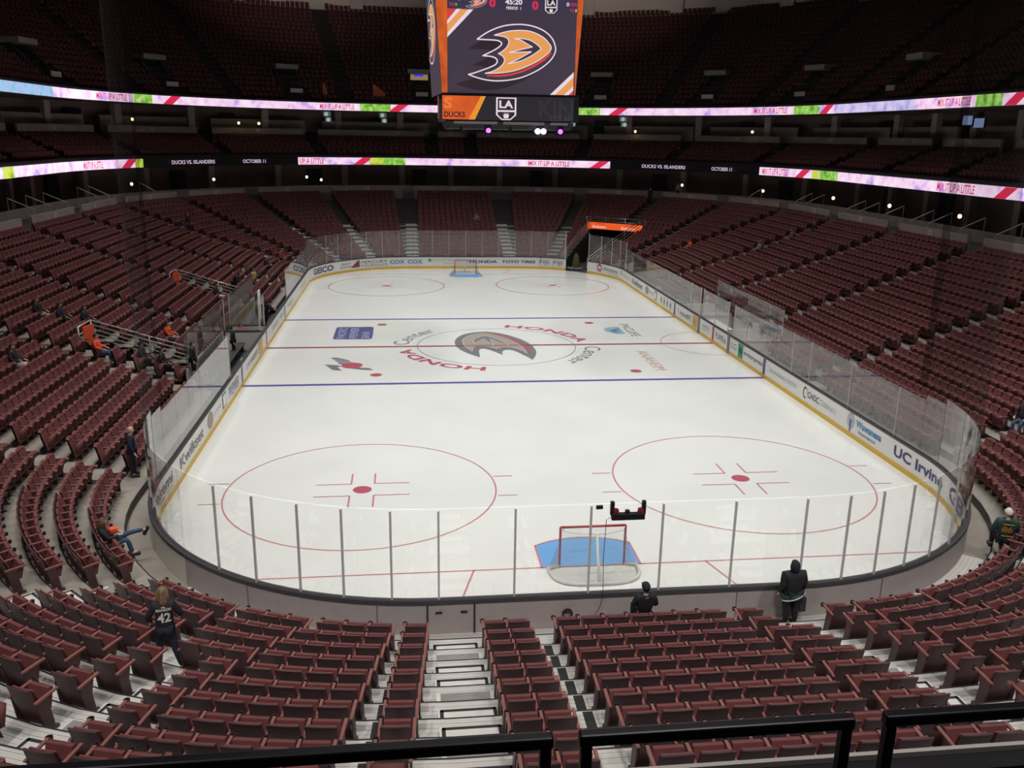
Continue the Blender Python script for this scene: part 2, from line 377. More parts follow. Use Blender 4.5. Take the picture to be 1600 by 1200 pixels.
# ---------------------------------------------------------------- ice sheet
mb = MB()
ss = Ssteps(0, PERIM, .5)[:-1]
mb.v = [(bp(S)[0].x, bp(S)[0].y, 0.) for S in ss]; mb.f = [tuple(range(len(ss)))]; mb.m = [0]
ice = mb.build('floor', M_ICE); ice.data.flip_normals() if ice.data.polygons[0].normal.z < 0 else None
tag(ice, kind='structure')
mb = MB(); mb.quad([(-75,-75,-.06), (75,-75,-.06), (75,85,-.06), (-75,85,-.06)]); tag(mb.build('floor', M_CONCD), kind='structure')
def onice(z): return lambda x, y: (x, y, z)
def icepart(name, m, fn):
    b = MB(); fn(b); return b.build(name, m, ice, fix=False)
def rect(b, x0, y0, x1, y1, z=.006): b.quad([(x0,y0,z), (x1,y0,z), (x1,y1,z), (x0,y1,z)])
def ringp(b, cx, cy, r, wd, a0=0, a1=2*PI, n=72, z=.006):
    for i in range(n):
        t0 = a0+(a1-a0)*i/n; t1 = a0+(a1-a0)*(i+1)/n
        b.quad([(cx+(r-wd/2)*math.cos(t0), cy+(r-wd/2)*math.sin(t0), z), (cx+(r+wd/2)*math.cos(t0), cy+(r+wd/2)*math.sin(t0), z),
                (cx+(r+wd/2)*math.cos(t1), cy+(r+wd/2)*math.sin(t1), z), (cx+(r-wd/2)*math.cos(t1), cy+(r-wd/2)*math.sin(t1), z)])
for sy in (-1, 1):
    icepart('blue_line', M_BLUE, lambda b: rect(b, -12.94, sy*7.77-.15, 12.94, sy*7.77+.15))
    icepart('goal_line', M_REDL, lambda b: rect(b, -11.1, sy*27.13-.03, 11.1, sy*27.13+.03))
    def trap(b, sy=sy):
        for sx in (-1, 1):
            put_stroke(b, [(sx*3.35, sy*27.13), (sx*4.27, sy*30.46)], .055, onice(.006), closed=False)
    icepart('trapezoid_line', M_REDL, trap)
    def crease(b, sy=sy, k=0):
        pts = [(-1.22, 0), (-1.22, 1.37)]
        for i in range(11):
            a = math.acos(1.22/1.83) + (PI-2*math.acos(1.22/1.83))*i/10
            pts.append((-1.83*math.cos(PI-a) if 0 else 1.83*math.cos(PI-math.acos(1.22/1.83)-(PI-2*math.acos(1.22/1.83))*i/10), 1.83*math.sin(a)*1.0))
        pts += [(1.22, 1.37), (1.22, 0)]
        return [(x*1.17, sy*27.13-sy*y) for x, y in pts]
    pts = crease(None)
    icepart('goal_crease', M_CREASE, lambda b: put_poly(b, pts, onice(.005)))
    icepart('crease_outline', M_REDL, lambda b: put_stroke(b, pts, .06, onice(.009)))
    for sx in (-1, 1):
        cx, cy = sx*6.71, sy*21.03
        def circ(b, cx=cx, cy=cy):
            ringp(b, cx, cy, 4.57, .055 if cy < 0 else .095)
            for a in (-1, 1):
                for q in (-1, 1):
                    b.quad([(cx+q*4.57, cy+a*.87-.03, .006), (cx+q*5.25, cy+a*.87-.03, .006), (cx+q*5.25, cy+a*.87+.03, .006), (cx+q*4.57, cy+a*.87+.03, .006)])
                    # hash marks round the spot
                    x0 = cx+q*.40; y0 = cy+a*.52
                    b.quad([(x0, y0-.03, .006), (x0+q*1.2, y0-.03, .006), (x0+q*1.2, y0+.03, .006), (x0, y0+.03, .006)])
                    b.quad([(x0-.03, y0, .006), (x0+.03, y0, .006), (x0+.03, y0+a*.95, .006), (x0-.03, y0+a*.95, .006)])
        icepart('faceoff_circle', M_REDL, circ)
        def dot(b, cx=cx, cy=cy): put_poly(b, [(cx+.32*math.cos(t*PI/12), cy+.32*math.sin(t*PI/12)) for t in range(24)], onice(.006))
        icepart('faceoff_spot', M_RED, dot)
        def dot2(b, sx=sx, sy=sy): put_poly(b, [(sx*6.71+.3*math.cos(t*PI/12), sy*6.1+.3*math.sin(t*PI/12)) for t in range(24)], onice(.006))
        icepart('faceoff_spot', M_RED, dot2)
def cl(b):
    rect(b, -12.94, -.15, 12.94, -.03, .0085); rect(b, -12.94, .03, 12.94, .15, .0085); rect(b, -12.94, -.15, 12.94, .15, .004)
icepart('centre_line', mat('centre_line_paint', (.36, .10, .11), .3), cl)
icepart('centre_circle', mat('thin_blue_grey_paint', (.22, .24, .34), .3), lambda b: ringp(b, 0, 0, 4.57, .05))
icepart('referee_crease', M_REDL, lambda b: ringp(b, 12.95, .0, 3.05, .05, PI/2, 3*PI/2, 40))
duck_logo(ice, lambda x, y, h: (-y*.0050+.02-.15, x*.0050+.15, h), (M_GREY, M_CREAM, M_TAN, M_RED), .004, stroke=12, names='centre_emblem')
def arc_text(s, amid, span, r, h, m, bold=0., nm='ice_lettering'):
    # tops outward, reading clockwise
    put_text(nm, s, span, h, lambda x, y: ((r+y)*math.cos(amid-x/r), (r+y)*math.sin(amid-x/r), .006), m, ice, bold=bold, sp=1.05)
arc_text('HONDA', R_(43), 6.6, 5.35, .78, M_RED, .03); arc_text('HONDA', R_(223), 6.6, 5.35, .78, M_RED, .03)
arc_text('Center', R_(153), 4.3, 5.55, .95, M_GREY); arc_text('Center', R_(-28), 4.3, 5.55, .95, M_GREY)
# sponsor marks, read from the long sides
mb = MB(); put_poly(mb, [(-9.5,2.2),(-9.35,2.0),(-7.35,2.0),(-7.2,2.2),(-7.2,5.25),(-7.35,5.45),(-9.35,5.45),(-9.5,5.25)], onice(.005)); mb.build('sponsor_panel', mat('navy_panel_paint', (.10,.11,.27), .3), ice, fix=False)
pm = mat('pale_blue_lettering', (.42,.45,.66), .3)
for i, s in enumerate(('PACIFIC', 'PREMIER', 'BANK')):
    ww = (3.0, 3.0, 1.9)[i]
    put_text('panel_lettering', s, ww, .48, lambda x, y, i=i, ww=ww: (-9.05+i*.72-y, 2.2+ww/2+x, .009), pm, ice, bold=.01)
mb = MB()
for pl_ in ([(-9.46,-3.85),(-8.68,-4.09),(-8.56,-4.36),(-8.76,-4.38),(-8.48,-5.17),(-8.94,-5.05)], [(-7.98,-4.81),(-7.66,-4.61),(-7.1,-4.71),(-6.87,-5.17),(-7.38,-5.1)], [(-9.24,-2.42),(-8.94,-2.4),(-8.54,-2.74),(-8.14,-3.15),(-8.28,-3.17),(-8.83,-2.89),(-9.15,-2.73)], [(-9.07,-2.87),(-8.76,-3.0),(-8.2,-3.28),(-8.06,-3.45),(-8.19,-3.5),(-8.87,-3.3)], [(-8.83,-3.44),(-8.18,-3.58),(-7.93,-3.62),(-7.97,-3.89),(-8.7,-3.83)]):
    put_poly(mb, pl_, onice(.005))
mb.build('sponsor_mark', M_GREY, ice, fix=False)
mb = MB(); put_poly(mb, [(-8.02+.56*math.cos(t*PI/10), -4.15+.60*math.sin(t*PI/10)) for t in range(20)], onice(.008)); mb.build('sponsor_mark_red', M_RED, ice, fix=False)
mb = MB(); put_poly(mb, [(7.24,4.15),(7.6,4.65),(8.16,4.82),(8.35,4.81),(8.32,2.73),(7.77,2.67),(7.26,3.37)], onice(.005)); mb.build('sponsor_shield', mat('pale_blue_paint', (.30,.46,.57), .3), ice, fix=False)
mb = MB(); put_poly(mb, [(7.5,3.7),(8.2,4.3),(8.25,4.0),(7.9,3.6),(8.2,3.1),(7.7,3.2)], onice(.008)); mb.build('shield_detail', mat('slate_paint', (.12,.22,.33), .3), ice, fix=False)
put_text('ice_lettering', 'PACLIFE', 3.6, .6, lambda x, y: (8.86+y, 3.82-x, .006), M_GREY, ice)
put_text('ice_lettering', 'ANAHEIM', 4.3, .62, lambda x, y: (8.12+y, -3.85-x, .006), mat('faded_orange_paint', (.62,.38,.27), .3), ice)

# ---------------------------------------------------------------- dasher boards
OPEN0, OPEN1 = 49.25, 51.55
db = thing('dasher_boards', 'white rink boards with yellow kick plate and dark cap rail around the ice', 'rink boards')
A0, A1 = OPEN1, OPEN0+PERIM
mb = MB(); sweep(mb, [(0,.2), (0,1.03), (.09,1.03), (.09,.2)], A0, A1, .5, closed=True, caps=True); mb.build('board_panel', M_BOARD, db)
mb = MB(); sweep(mb, [(-.015,0), (-.015,.2), (.09,.2), (.09,0)], A0, A1, .5, closed=True, caps=True); mb.build('kick_plate', M_YEL, db)
mb = MB(); sweep(mb, [(-.03,1.03), (-.03,1.09), (.145,1.09), (.145,.98), (.12,.98), (.09,1.03)], A0, A1, .5, closed=True, caps=True); mb.build('cap_rail', M_CAP, db)
mb = MB(); sweep(mb, [(.095,.0), (.13,.0), (.13,1.0), (.095,1.0)], sC3(49), sC4(49), .5, closed=True, caps=True); mb.build('outer_cladding', M_CLAD, db)
for a, b in ((A0, sRS(6.2)), (sRS(-4.7), sC3(49)-.02), (sC4(49)+.02, sLS(-10.2)+PERIM), (sLS(9.4)+PERIM, A1)):
    mb = MB(); sweep(mb, [(.095,.0), (.13,.0), (.13,1.0), (.095,1.0)], a, b, .5, closed=True, caps=True); mb.build('outer_cladding', M_CLADW, db)
for x in (-4.72, -3.6):
    mb = MB(); mb.box((x, -30.62, .55), (.035, .03, .9)); mb.build('gate_seam', M_BLACK, db)
for x in (-4.45, -3.85): mb = MB(); mb.box((x, -30.625, .78), (.16, .03, .03)); mb.build('gate_latch', M_BLACK, db)
for S_ in (sN(2.9), 112.4, 125.2, 128.6):
    p, n = bp(S_, .135); mb = MB(); mb.box((p.x, p.y, .55), (.012, .012, .88)); mb.build('panel_seam', M_CAP, db)
def bmap(S0, z0, off=-.012): return lambda x, y: (*bp(S0+x, off)[0], z0+y)
def btext(s, S0, S1, h, m, z=.62, bold=0., slant=0., sp=1.):
    put_text('board_lettering', s, S1-S0, h, bmap((S0+S1)/2, z), m, db, bold=bold, slant=slant, sp=sp)
def bpoly(pts, S0, z, m, nm='board_emblem', off=-.012):
    b = MB(); put_poly(b, pts, bmap(S0, z, off)); b.build(nm, m, db, fix=False)
def disc(r, n=20, ry=None): return [(r*math.cos(2*PI*k/n), (ry or r)*math.sin(2*PI*k/n)) for k in range(n)]
I_NAVY = ink('navy', (.055,.05,.20)); I_BLUE = ink('blue', (.03,.12,.42)); I_GREY = ink('grey', (.22,.21,.22)); I_DK = ink('charcoal', (.07,.065,.07)); I_RED = ink('red', (.45,.05,.06))
I_CYAN = ink('cyan', (.03,.26,.50)); I_GRN = ink('green', (.03,.30,.12)); I_LG = ink('pale_grey', (.48,.47,.50)); I_MAR = ink('maroon', (.22,.05,.07)); I_YEL = ink('yellow', (.72,.42,.05)); I_PUR = ink('purple', (.25,.12,.42)); I_TAN = ink('tan', (.40,.30,.24))
btext('GEICO', 24.0, 27.3, .50, I_NAVY, bold=.035)
btext('MAKE IT', 28.25, 29.3, .17, I_DK, .74); btext('MATCH LIVE', 28.1, 29.4, .17, I_DK, .46)
bpoly([(-.7,-.25),(.1,.35),(.25,.35),(.25,-.25)], 30.0, .6, I_MAR); btext('MERCURY', 30.4, 32.9, .25, I_DK, .74); btext('INSURANCE', 30.4, 32.9, .22, I_GREY, .43)
btext('COX', 33.15, 34.5, .36, I_CYAN, .62, .03); btext('COX', 34.75, 36.1, .36, I_CYAN, .62, .03)
bpoly([(-.12,-.12),(.12,-.12),(.12,.12),(-.12,.12)], 36.75, .75, I_GRN); btext('PACIFIC PREMIER', 37.0, 39.7, .17, I_LG, .74); btext('BANK', 38.0, 39.0, .17, I_LG, .48)
btext('H', 39.9, 40.25, .2, I_LG); btext('HONDA', 40.35, 42.9, .27, I_NAVY, .62, .03); btext('TOYO TIRES', 43.3, 46.4, .27, I_NAVY, .62, .03, .25)
btext('FIJI', 46.8, 47.6, .42, I_NAVY, .6); btext('FIJI', 48.1, 48.9, .42, I_NAVY, .6)
b_ = MB()
for s0, s1 in ((46.7, 47.7), (48.0, 49.0)): put_stroke(b_, [(-.5,-.3), (.5,-.3), (.5,.3), (-.5,.3)], .03, bmap((s0+s1)/2, .6))
b_.build('board_emblem', I_LG, db, fix=False)
bpoly(disc(.33), 53.0, .66, I_RED); bpoly(disc(.25, ry=.2), 53.0, .62, M_BOARD, off=-.02); bpoly([(-.24,.0),(.24,.0),(.12,-.16),(-.12,-.16)], 53.0, .6, ink('salmon', (.7,.3,.2)), off=-.028)
btext('Microsemi', 53.55, 55.8, .3, I_DK, .66); btext('POWER MATTERS', 54.2, 55.8, .08, I_PUR, .36)
btext('E', 56.5, 56.8, .3, I_GREY, .72); btext('first foundation', 57.0, 59.2, .16, I_LG, .62); 
btext('Kwikset', 60.1, 63.3, .42, I_GREY, .62, .02)
bpoly(disc(.42, ry=.32), 64.6, .62, I_TAN); btext('DUCKS', 65.2, 66.5, .16, I_GREY, .62); bpoly([(-.3,-.32),(.3,-.32),(.3,.32),(-.3,.32)], 67.0, .62, I_GREY); bpoly([(-.22,-.24),(.22,-.24),(.22,.24),(-.22,.24)], 67.0, .62, M_BOARD, off=-.02); btext('7', 66.85, 67.15, .3, I_NAVY)
for k in range(4): bpoly([(-.16,0),(0,.33),(.16,0),(0,-.33)], 68.5+k*.75, .6, I_GREY)
bpoly([(-.13,-.42),(.13,-.42),(.13,.4),(-.13,.4)], sRS(7.77), .6, I_NAVY, 'line_marker'); bpoly([(-.13,-.42),(.13,-.42),(.13,.4),(-.13,.4)], sRS(-7.77), .6, I_NAVY, 'line_marker')
bpoly([(-.13,-.42),(.13,-.42),(.13,.4),(-.13,.4)], sLS(-7.77), .6, I_NAVY, 'line_marker'); bpoly([(-.13,-.42),(.13,-.42),(.13,.4),(-.13,.4)], sLS(7.77), .6, I_NAVY, 'line_marker')
bpoly([(-.14,-.42),(.14,-.42),(.14,.4),(-.14,.4)], sRS(0), .6, I_RED, 'line_marker'); bpoly([(-.14,-.42),(.14,-.42),(.14,.4),(-.14,.4)], sLS(0), .6, I_RED, 'line_marker')
bpoly([(-.1,-.15),(0,.25),(.1,-.15)], 72.7, .65, I_LG); btext('ActiveRFS', 73.0, 75.3, .32, I_GREY, .6); bpoly([(-.42,-.35),(.42,-.35),(.42,.35),(-.42,.35)], 76.1, .6, I_YEL); btext('LUV', 75.85, 76.35, .14, I_DK, .55)
btext('UNITED', 77.6, 78.8, .13, I_GREY, .68); btext('RENTALS', 77.6, 78.8, .1, I_LG, .5); btext('FLAME', 80.0, 81.3, .36, I_GREY); bpoly([(-.1,-.15),(0,.22),(.1,-.15)], 81.55, .6, I_RED)
btext('LG', 82.6, 83.4, .34, I_GREY); bpoly([(-.35,-.38),(.35,-.38),(.35,.38),(-.35,.38)], 84.0, .6, I_GRN); btext('e', 83.85, 84.2, .3, M_BOARD, .6); btext('enterprise', 84.5, 87.1, .3, I_DK, .6)
btext('SAN MANUEL CASINO', 88.0, 91.2, .2, I_LG, .62)
bpoly(disc(.2, ry=.28), 92.1, .62, I_DK); bpoly(disc(.15, ry=.2), 92.17, .62, M_BOARD, off=-.02); btext('CHOC', 92.4, 93.5, .3, I_DK, .62, .01); btext("Children's", 93.6, 95.1, .28, I_LG, .62)
bpoly(disc(.3, ry=.34), 96.4, .68, I_LG); bpoly([(-.04,-.4),(.04,-.4),(.08,.1),(-.08,.1)], 96.4, .62, I_BLUE, off=-.02); btext('Wawanesa', 96.85, 98.8, .3, I_CYAN, .72, .03); btext('Insurance', 97.1, 98.4, .16, I_NAVY, .42)
btext('UC Irvine', 99.75, 103.1, .42, I_NAVY, .62, .03); btext('GEICO', 103.75, 107.4, .56, I_NAVY, .62, .035)
btext('Microsemi', 134.3, 138.2, .4, I_DK, .66, .01); btext('POWER MATTERS', 136.6, 138.2, .1, I_PUR, .34)
btext('Kwikset', 139.3, 142.9, .42, I_GREY, .62, .02); bpoly(disc(.5, ry=.32), 144.2, .62, I_TAN); btext('DUCKS', 144.9, 146.3, .16, I_LG, .62); bpoly([(-.4,-.32),(.4,-.32),(.4,.32),(-.4,.32)], 147.0, .62, I_GREY); bpoly([(-.3,-.24),(.3,-.24),(.3,.24),(-.3,.24)], 147.0, .62, M_BOARD, off=-.02)
btext('PREMIER', 148.0, 150.4, .5, ink('faded_blue', (.25,.27,.5)), .6); btext('LA HABRA', 152.6, 156.0, .3, I_GREY, .6); bpoly([(-.6,-.35),(.6,-.35),(.6,.35),(-.6,.35)], 156.9, .6, I_YEL); btext('ONYX', 161.3, 163.8, .3, I_LG, .6); btext('FRYS', 164.6, 166.4, .3, ink('faded_green', (.25,.5,.35)), .6)
btext('WIMBERLY', 168.5, 171.0, .3, I_LG, .6); btext('Anaheim', 176, 179, .3, I_LG, .6)

# ---------------------------------------------------------------- protective glass
pg = thing('protective_glass', 'clear glass screens with grey posts standing on the rink boards', 'glass')
def pane(S0, S1, z0, z1, off=.06, thick=.014, gap=.012):
    mb = MB(); sweep(mb, [(off-thick/2, z0), (off-thick/2, z1), (off+thick/2, z1), (off+thick/2, z0)], S0+gap, S1-gap, .6, closed=True, caps=True)
    return mb.build('glass_pane', M_GLASS, pg)
def post(S, z0, z1, wd=.05, off=.06, m=None, dep=.045):
    p, n = bp(S, off); mb = MB(); mb.box((0, 0, (z0+z1)/2), (dep, wd, z1-z0)); o = mb.build('glass_post', m or M_POST, pg)
    o.location = (p.x, p.y, 0); o.rotation_euler = (0, 0, math.atan2(n.y, n.x)); return o
near = [102.4, 103.9, 105.2, 106.6, 108.0, 109.35, 110.5, 111.6, 112.65, 113.65, 114.8, 116.6, 118.4, 120.15, 121.95, 123.75, 124.85, 126.0, 127.1, 128.35, 129.6, 131.15, 132.6, 134.1, 135.5, 136.7]
for i in range(len(near)-1): pane(near[i], near[i+1], 1.09, 3.40)
for S in near[5:-5]: post(S, 1.0, 3.36)
for S in near[:5]+near[-5:]: post(S, 1.0, 3.40, .018, m=M_GLASS)
pane(101.2, 102.4, 1.09, 3.2); pane(136.7, 137.8, 1.09, 3.2)
sides = [88.4, 90.3, 92.2, 94.1, 96.0, 97.8, 99.5, 101.2]
for i in range(len(sides)-1): pane(sides[i], sides[i+1], 1.09, 3.0)
for S in (90.3, 92.2, 95.9, 99.5): post(S, 1.09, 3.0, .02, m=M_RAILW)
for a, b in ((82.6, 84.5), (84.5, 86.4), (86.4, 88.4), (77.3, 79.5), (79.5, 81.7)): pane(a, b, 1.09, 2.85)
for S in (77.3, 81.7, 82.6): post(S, 1.0, 2.9, .035, m=M_RAILW)
for S in (79.5, 84.5): post(S, 1.09, 2.85, .018, m=M_RAILW)
for S in (76.9, 82.15): post(S, .02, 1.1, .35, off=-.01, dep=.04, m=mat('grey_gate_post', (.20,.20,.21), .5))
fr = [57.5, 59.5, 61.5, 63.5, 65.5, 67.5, 69.5, 71.5, 73.3, 75.0, 76.8]
for i in range(len(fr)-1): pane(fr[i], fr[i+1], 1.09, 2.85)
for S in (57.5, 75.0, 76.8): post(S, 1.09, 2.9, .03, m=M_RAILW)
fe = [51.6+1.48*k for k in range(5)]
for i in range(4): pane(fe[i], fe[i+1], 1.09, 3.4)
for S in fe: post(S, 1.0, 3.4, .04, m=M_POST)
far = [22.0+1.5*k for k in range(19)]; far[-1] = 49.2
for i in range(len(far)-1): pane(far[i], far[i+1], 1.09, 3.4)
for S in far[3:-1]: post(S, 1.09, 3.38, .03, m=mat('pale_far_post', (.5,.47,.46), .4))
post(49.2, .05, 3.5, .07, m=M_STEEL); post(51.6, 1.0, 3.5, .07, m=M_STEEL)
ls = [9.3+1.8*k for k in range(8)]; ls[-1] = 21.9
for i in range(len(ls)-1): pane(ls[i], ls[i+1], 1.09, 3.0)
ln = [137.8, 139.6, 141.4, 143.2, 145.0, 146.8, 148.9]
for i in range(len(ln)-1): pane(ln[i], ln[i+1], 1.09, 3.0)
for S in (148.9, 9.3+PERIM): post(S, 1.0, 3.0, .03, m=M_RAILW)
# low return panels beside the zamboni tunnel
# ---------------------------------------------------------------- protective netting above the end glass
pn = thing('protective_netting', 'dark see-through netting hung above the near end glass', 'netting')
mb = MB(); sweep(mb, [(.05, 3.42), (.05, 20.0)], 101.2, 137.6, 1.0); mb.build('net_mesh', M_NET, pn)
for a, b in ((100.65, 101.15), (137.65, 138.1)):
    mb = MB(); sweep(mb, [(.05, 3.42), (.05, 20.0)], a, b, 1.0); mb.build('net_hem', M_NETEDGE, pn)
# ---------------------------------------------------------------- camera bar & cable on the near glass
t = thing('penalty_lamp_bar', 'black bar with two red lamps clamped to the top of the glass behind the net', 'lamp bar', (.02, -30.64, 3.12))
mb = MB(); mb.box((0,0,0), (.80,.14,.16)); mb.box((-.02,.0,.11), (.1,.1,.1)); mb.build('housing', M_BLACK, t, bevel=.015)
for sx in (-.38, .38):
    mb = MB(); mb.box((sx,.03,.2), (.09,.1,.34)); mb.build('bracket', M_BLACK, t, bevel=.01)
    mb = MB(); mb.lathe([(0,.1),(.06,.09),(.075,.04),(.075,-.02),(0,-.02)], (sx*.78,0,.1), 12); mb.build('red_lamp', mat('red_lamp_glass', (.22,.02,.03), .2), t)
t2 = tag((lambda: (lambda m: (m.box((-.67,-30.62,3.36), (.16,.05,.09)), m.build('junction_box', M_BLACK, None, bevel=.008))[1])(MB()))(), 'small black box on the glass left of the lamp bar', 'junction box')
mb = MB(); mb.tube([(-.42,-30.66,3.1), (-.5,-30.66,3.05), (-.53,-30.66,2.0), (-.5,-30.68,1.1), (-.56,-30.7,.8), (-.75,-30.75,.5)], .008, 6); tag(mb.build('cable', M_BLACK), 'thin black cable hanging down the glass behind the goal', 'cable')
mb = MB(); mb.lathe([(.10,0),(.13,.015),(.13,.05),(.10,.065),(.10,0)], (0,0,0), 16); o = mb.build('cable_coil', M_BLACK); o.location = (-1.35,-30.63,.62); o.rotation_euler = (R_(90),0,0); tag(o, 'small coil of black cable hung on the outside of the boards', 'cable coil')

# ---------------------------------------------------------------- goals
def goal(y, sgn, label):
    g = thing('hockey_goal', label, 'hockey goal', (0, y, 0), 0 if sgn < 0 else PI)
    mb = MB(); 
    for sx in (-.93, .93): mb.tube([(sx,0,0),(sx,0,1.22)], .035, 10)
    mb.tube([(-.93,0,1.22),(.93,0,1.22)], .035, 10); mb.build('goal_frame', mat('goal_red_pipe', (.45,.03,.04), .3), g, smooth=True)
    basep = [(-.93,0)]+[(-1.26*abs(math.cos(a))**.62*(1 if a < PI/2 else -1), -.12-1.02*abs(math.sin(a))**.62) for a in [PI*k/18 for k in range(19)]]+[(.93,0)]
    mb = MB(); mb.tube([(x,yy,.05) for x, yy in basep], .05, 8); mb.build('base_skirt', mat('white_goal_skirt', (.62,.62,.60), .6), g, smooth=True)
    topp = [(-.9,0),(-.8,-.25),(-.4,-.42),(0,-.46),(.4,-.42),(.8,-.25),(.9,0)]
    mb = MB(); mb.tube([(x,yy,1.2) for x, yy in topp], .018, 8); mb.tube([(0,-.46,1.2),(0,-.75,.6),(0,-1.08,.06)], .045, 8); mb.build('back_support', M_WHITE, g, smooth=True)
    mb = MB(); n = 20
    def lerp(P, t):
        t *= len(P)-1; i = min(int(t), len(P)-2); f = t-i; return (P[i][0]*(1-f)+P[i+1][0]*f, P[i][1]*(1-f)+P[i+1][1]*f)
    for i in range(n):
        for j in range(5):
            q = []
            for (a, b) in ((i,j),(i+1,j),(i+1,j+1),(i,j+1)):
                t_ = a/n; h = b/5; B = lerp(basep, t_); T = lerp(topp, t_); s = h**.8
                q.append((B[0]*(1-s)+T[0]*s, B[1]*(1-s)+T[1]*s, .06+h*1.14))
            mb.quad(q)
    put_poly(mb, topp, lambda x, yy: (x, yy, 1.21)); mb.build('net', M_NETTW, g, fix=False, smooth=True)
    mb = MB()
    for sx in (-1, 1):
        for k in range(16): mb.tube([(sx*.95,-.05,.08+k*.07),(sx*.9,-.02,.11+k*.07)], .008, 4)
    mb.build('lacing', M_BLACK, g)
goal(-27.13, -1, 'near hockey goal seen from behind, white net on the blue crease')
goal(27.13, 1, 'far hockey goal at the opposite end of the rink')

# ---------------------------------------------------------------- seating bowl
NROW = 17
def D_(r): return .82+.84*r                 # nosing of row r
def Z_(r): return .48+.27*r+max(0, r-8)*.04
TUN_L = [(-8.8, -7.2), (7.2, 8.8)]; TUN_D = 6.6
TUN_R = (sC2(30.5), sC2(47.5)); TUN_RD = 8.4
BEN_L = (-10.1, 9.2); BEN_R = (-4.65, 6.1)
def uvrows(o):
    me = o.data; uvl = me.uv_layers.new(name='rows')
    co = np.empty(len(me.vertices)*3); me.vertices.foreach_get('co', co); co = co.reshape(-1, 3)
    ax = np.abs(co[:,0])-4.42; ay = np.abs(co[:,1])-21.95
    d = np.where((ax > 0) & (ay > 0), np.hypot(ax, ay), np.maximum(ax, ay))-8.53
    li = np.empty(len(me.loops), dtype=np.int32); me.loops.foreach_get('vertex_index', li)
    uv = np.zeros((len(li), 2)); uv[:,1] = d[li]; uvl.data.foreach_set('uv', uv.ravel())
def bowl_segments(r):
    """S ranges of tread r with (start, end, material)"""
    cuts = []
    for a, b in TUN_L:
        if D_(r) < TUN_D: cuts.append((a, b))
    if D_(r) < TUN_RD: cuts.append(TUN_R)
    if r <= 1:
        cuts.append(BEN_L); cuts.append((sRS(BEN_R[1]), sRS(BEN_R[0])))
    # merge
    cuts.sort(); mg = []
    for c in cuts:
        if mg and c[0] < mg[-1][1]: mg[-1] = (mg[-1][0], max(mg[-1][1], c[1]))
        else: mg.append(c)
    S0 = -21.9; S1 = PERIM-21.9; out = []; cur = S0
    for a, b in mg: out.append((cur, a)); cur = b
    out.append((cur, S1)); res = []
    for a, b in out:
        marks = [a]+[m for m in (sC1(41), sC2(24), sC3(48), sC4(48)) if a < m < b]+[b]
        for i in range(len(marks)-1):
            mid = (marks[i]+marks[i+1])/2
            if sC3(48) < mid < sC4(48): m = 1 if r <= 14 else 0
            elif sC1(41) < mid < sC2(24): m = 2 if r <= 9 else 3
            else: m = 0
            res.append((marks[i], marks[i+1], m))
    return res
mb = MB()
def tread(mb, r, a, b, m):
    d0 = D_(r); d1 = D_(r+1); z = Z_(r); zb = Z_(r-1) if r else .2
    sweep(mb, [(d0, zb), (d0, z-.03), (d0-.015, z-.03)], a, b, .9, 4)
    sweep(mb, [(d0-.015, z-.03), (d0-.015, z), (d0+.025, z)], a, b, .9, 5)
    sweep(mb, [(d0+.025, z), (d1, z)], a, b, .9, m)
for r in range(0, NROW):
    for a, b, m in bowl_segments(r): tread(mb, r, a, b, m)
for a, b, m in bowl_segments(0): sweep(mb, [(.13, .0), (.13, .2), (.82, .2)], a, b, .9, m)
bowl = mb.build('floor', [M_CONC, M_ALU, M_STEP, M_CONCD, M_RISER, M_EDGE], fix=False); uvrows(bowl); tag(bowl, kind='structure')
# tunnels (dark vomitories)
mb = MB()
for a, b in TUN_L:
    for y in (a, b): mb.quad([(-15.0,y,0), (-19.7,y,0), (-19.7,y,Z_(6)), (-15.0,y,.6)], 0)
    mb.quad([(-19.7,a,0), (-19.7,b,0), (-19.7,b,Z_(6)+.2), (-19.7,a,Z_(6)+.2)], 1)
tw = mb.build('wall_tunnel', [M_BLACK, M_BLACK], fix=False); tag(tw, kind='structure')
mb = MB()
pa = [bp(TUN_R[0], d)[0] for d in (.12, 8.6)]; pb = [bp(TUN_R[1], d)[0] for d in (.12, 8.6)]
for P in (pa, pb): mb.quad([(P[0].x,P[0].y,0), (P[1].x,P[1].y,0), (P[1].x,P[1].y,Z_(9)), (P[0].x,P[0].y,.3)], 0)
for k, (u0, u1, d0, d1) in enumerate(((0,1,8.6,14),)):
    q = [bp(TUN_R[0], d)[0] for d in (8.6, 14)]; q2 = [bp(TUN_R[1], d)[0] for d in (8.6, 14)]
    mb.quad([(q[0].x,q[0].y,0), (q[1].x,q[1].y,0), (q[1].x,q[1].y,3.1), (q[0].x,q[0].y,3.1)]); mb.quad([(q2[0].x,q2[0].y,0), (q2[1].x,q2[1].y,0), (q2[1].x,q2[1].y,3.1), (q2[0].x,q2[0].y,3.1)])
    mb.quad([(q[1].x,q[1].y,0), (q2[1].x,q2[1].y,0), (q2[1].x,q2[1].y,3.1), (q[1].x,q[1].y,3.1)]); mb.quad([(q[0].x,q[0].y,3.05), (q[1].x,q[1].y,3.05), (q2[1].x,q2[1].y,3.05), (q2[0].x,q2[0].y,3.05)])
tag(mb.build('wall_tunnel', M_DARKB, fix=False), kind='structure')
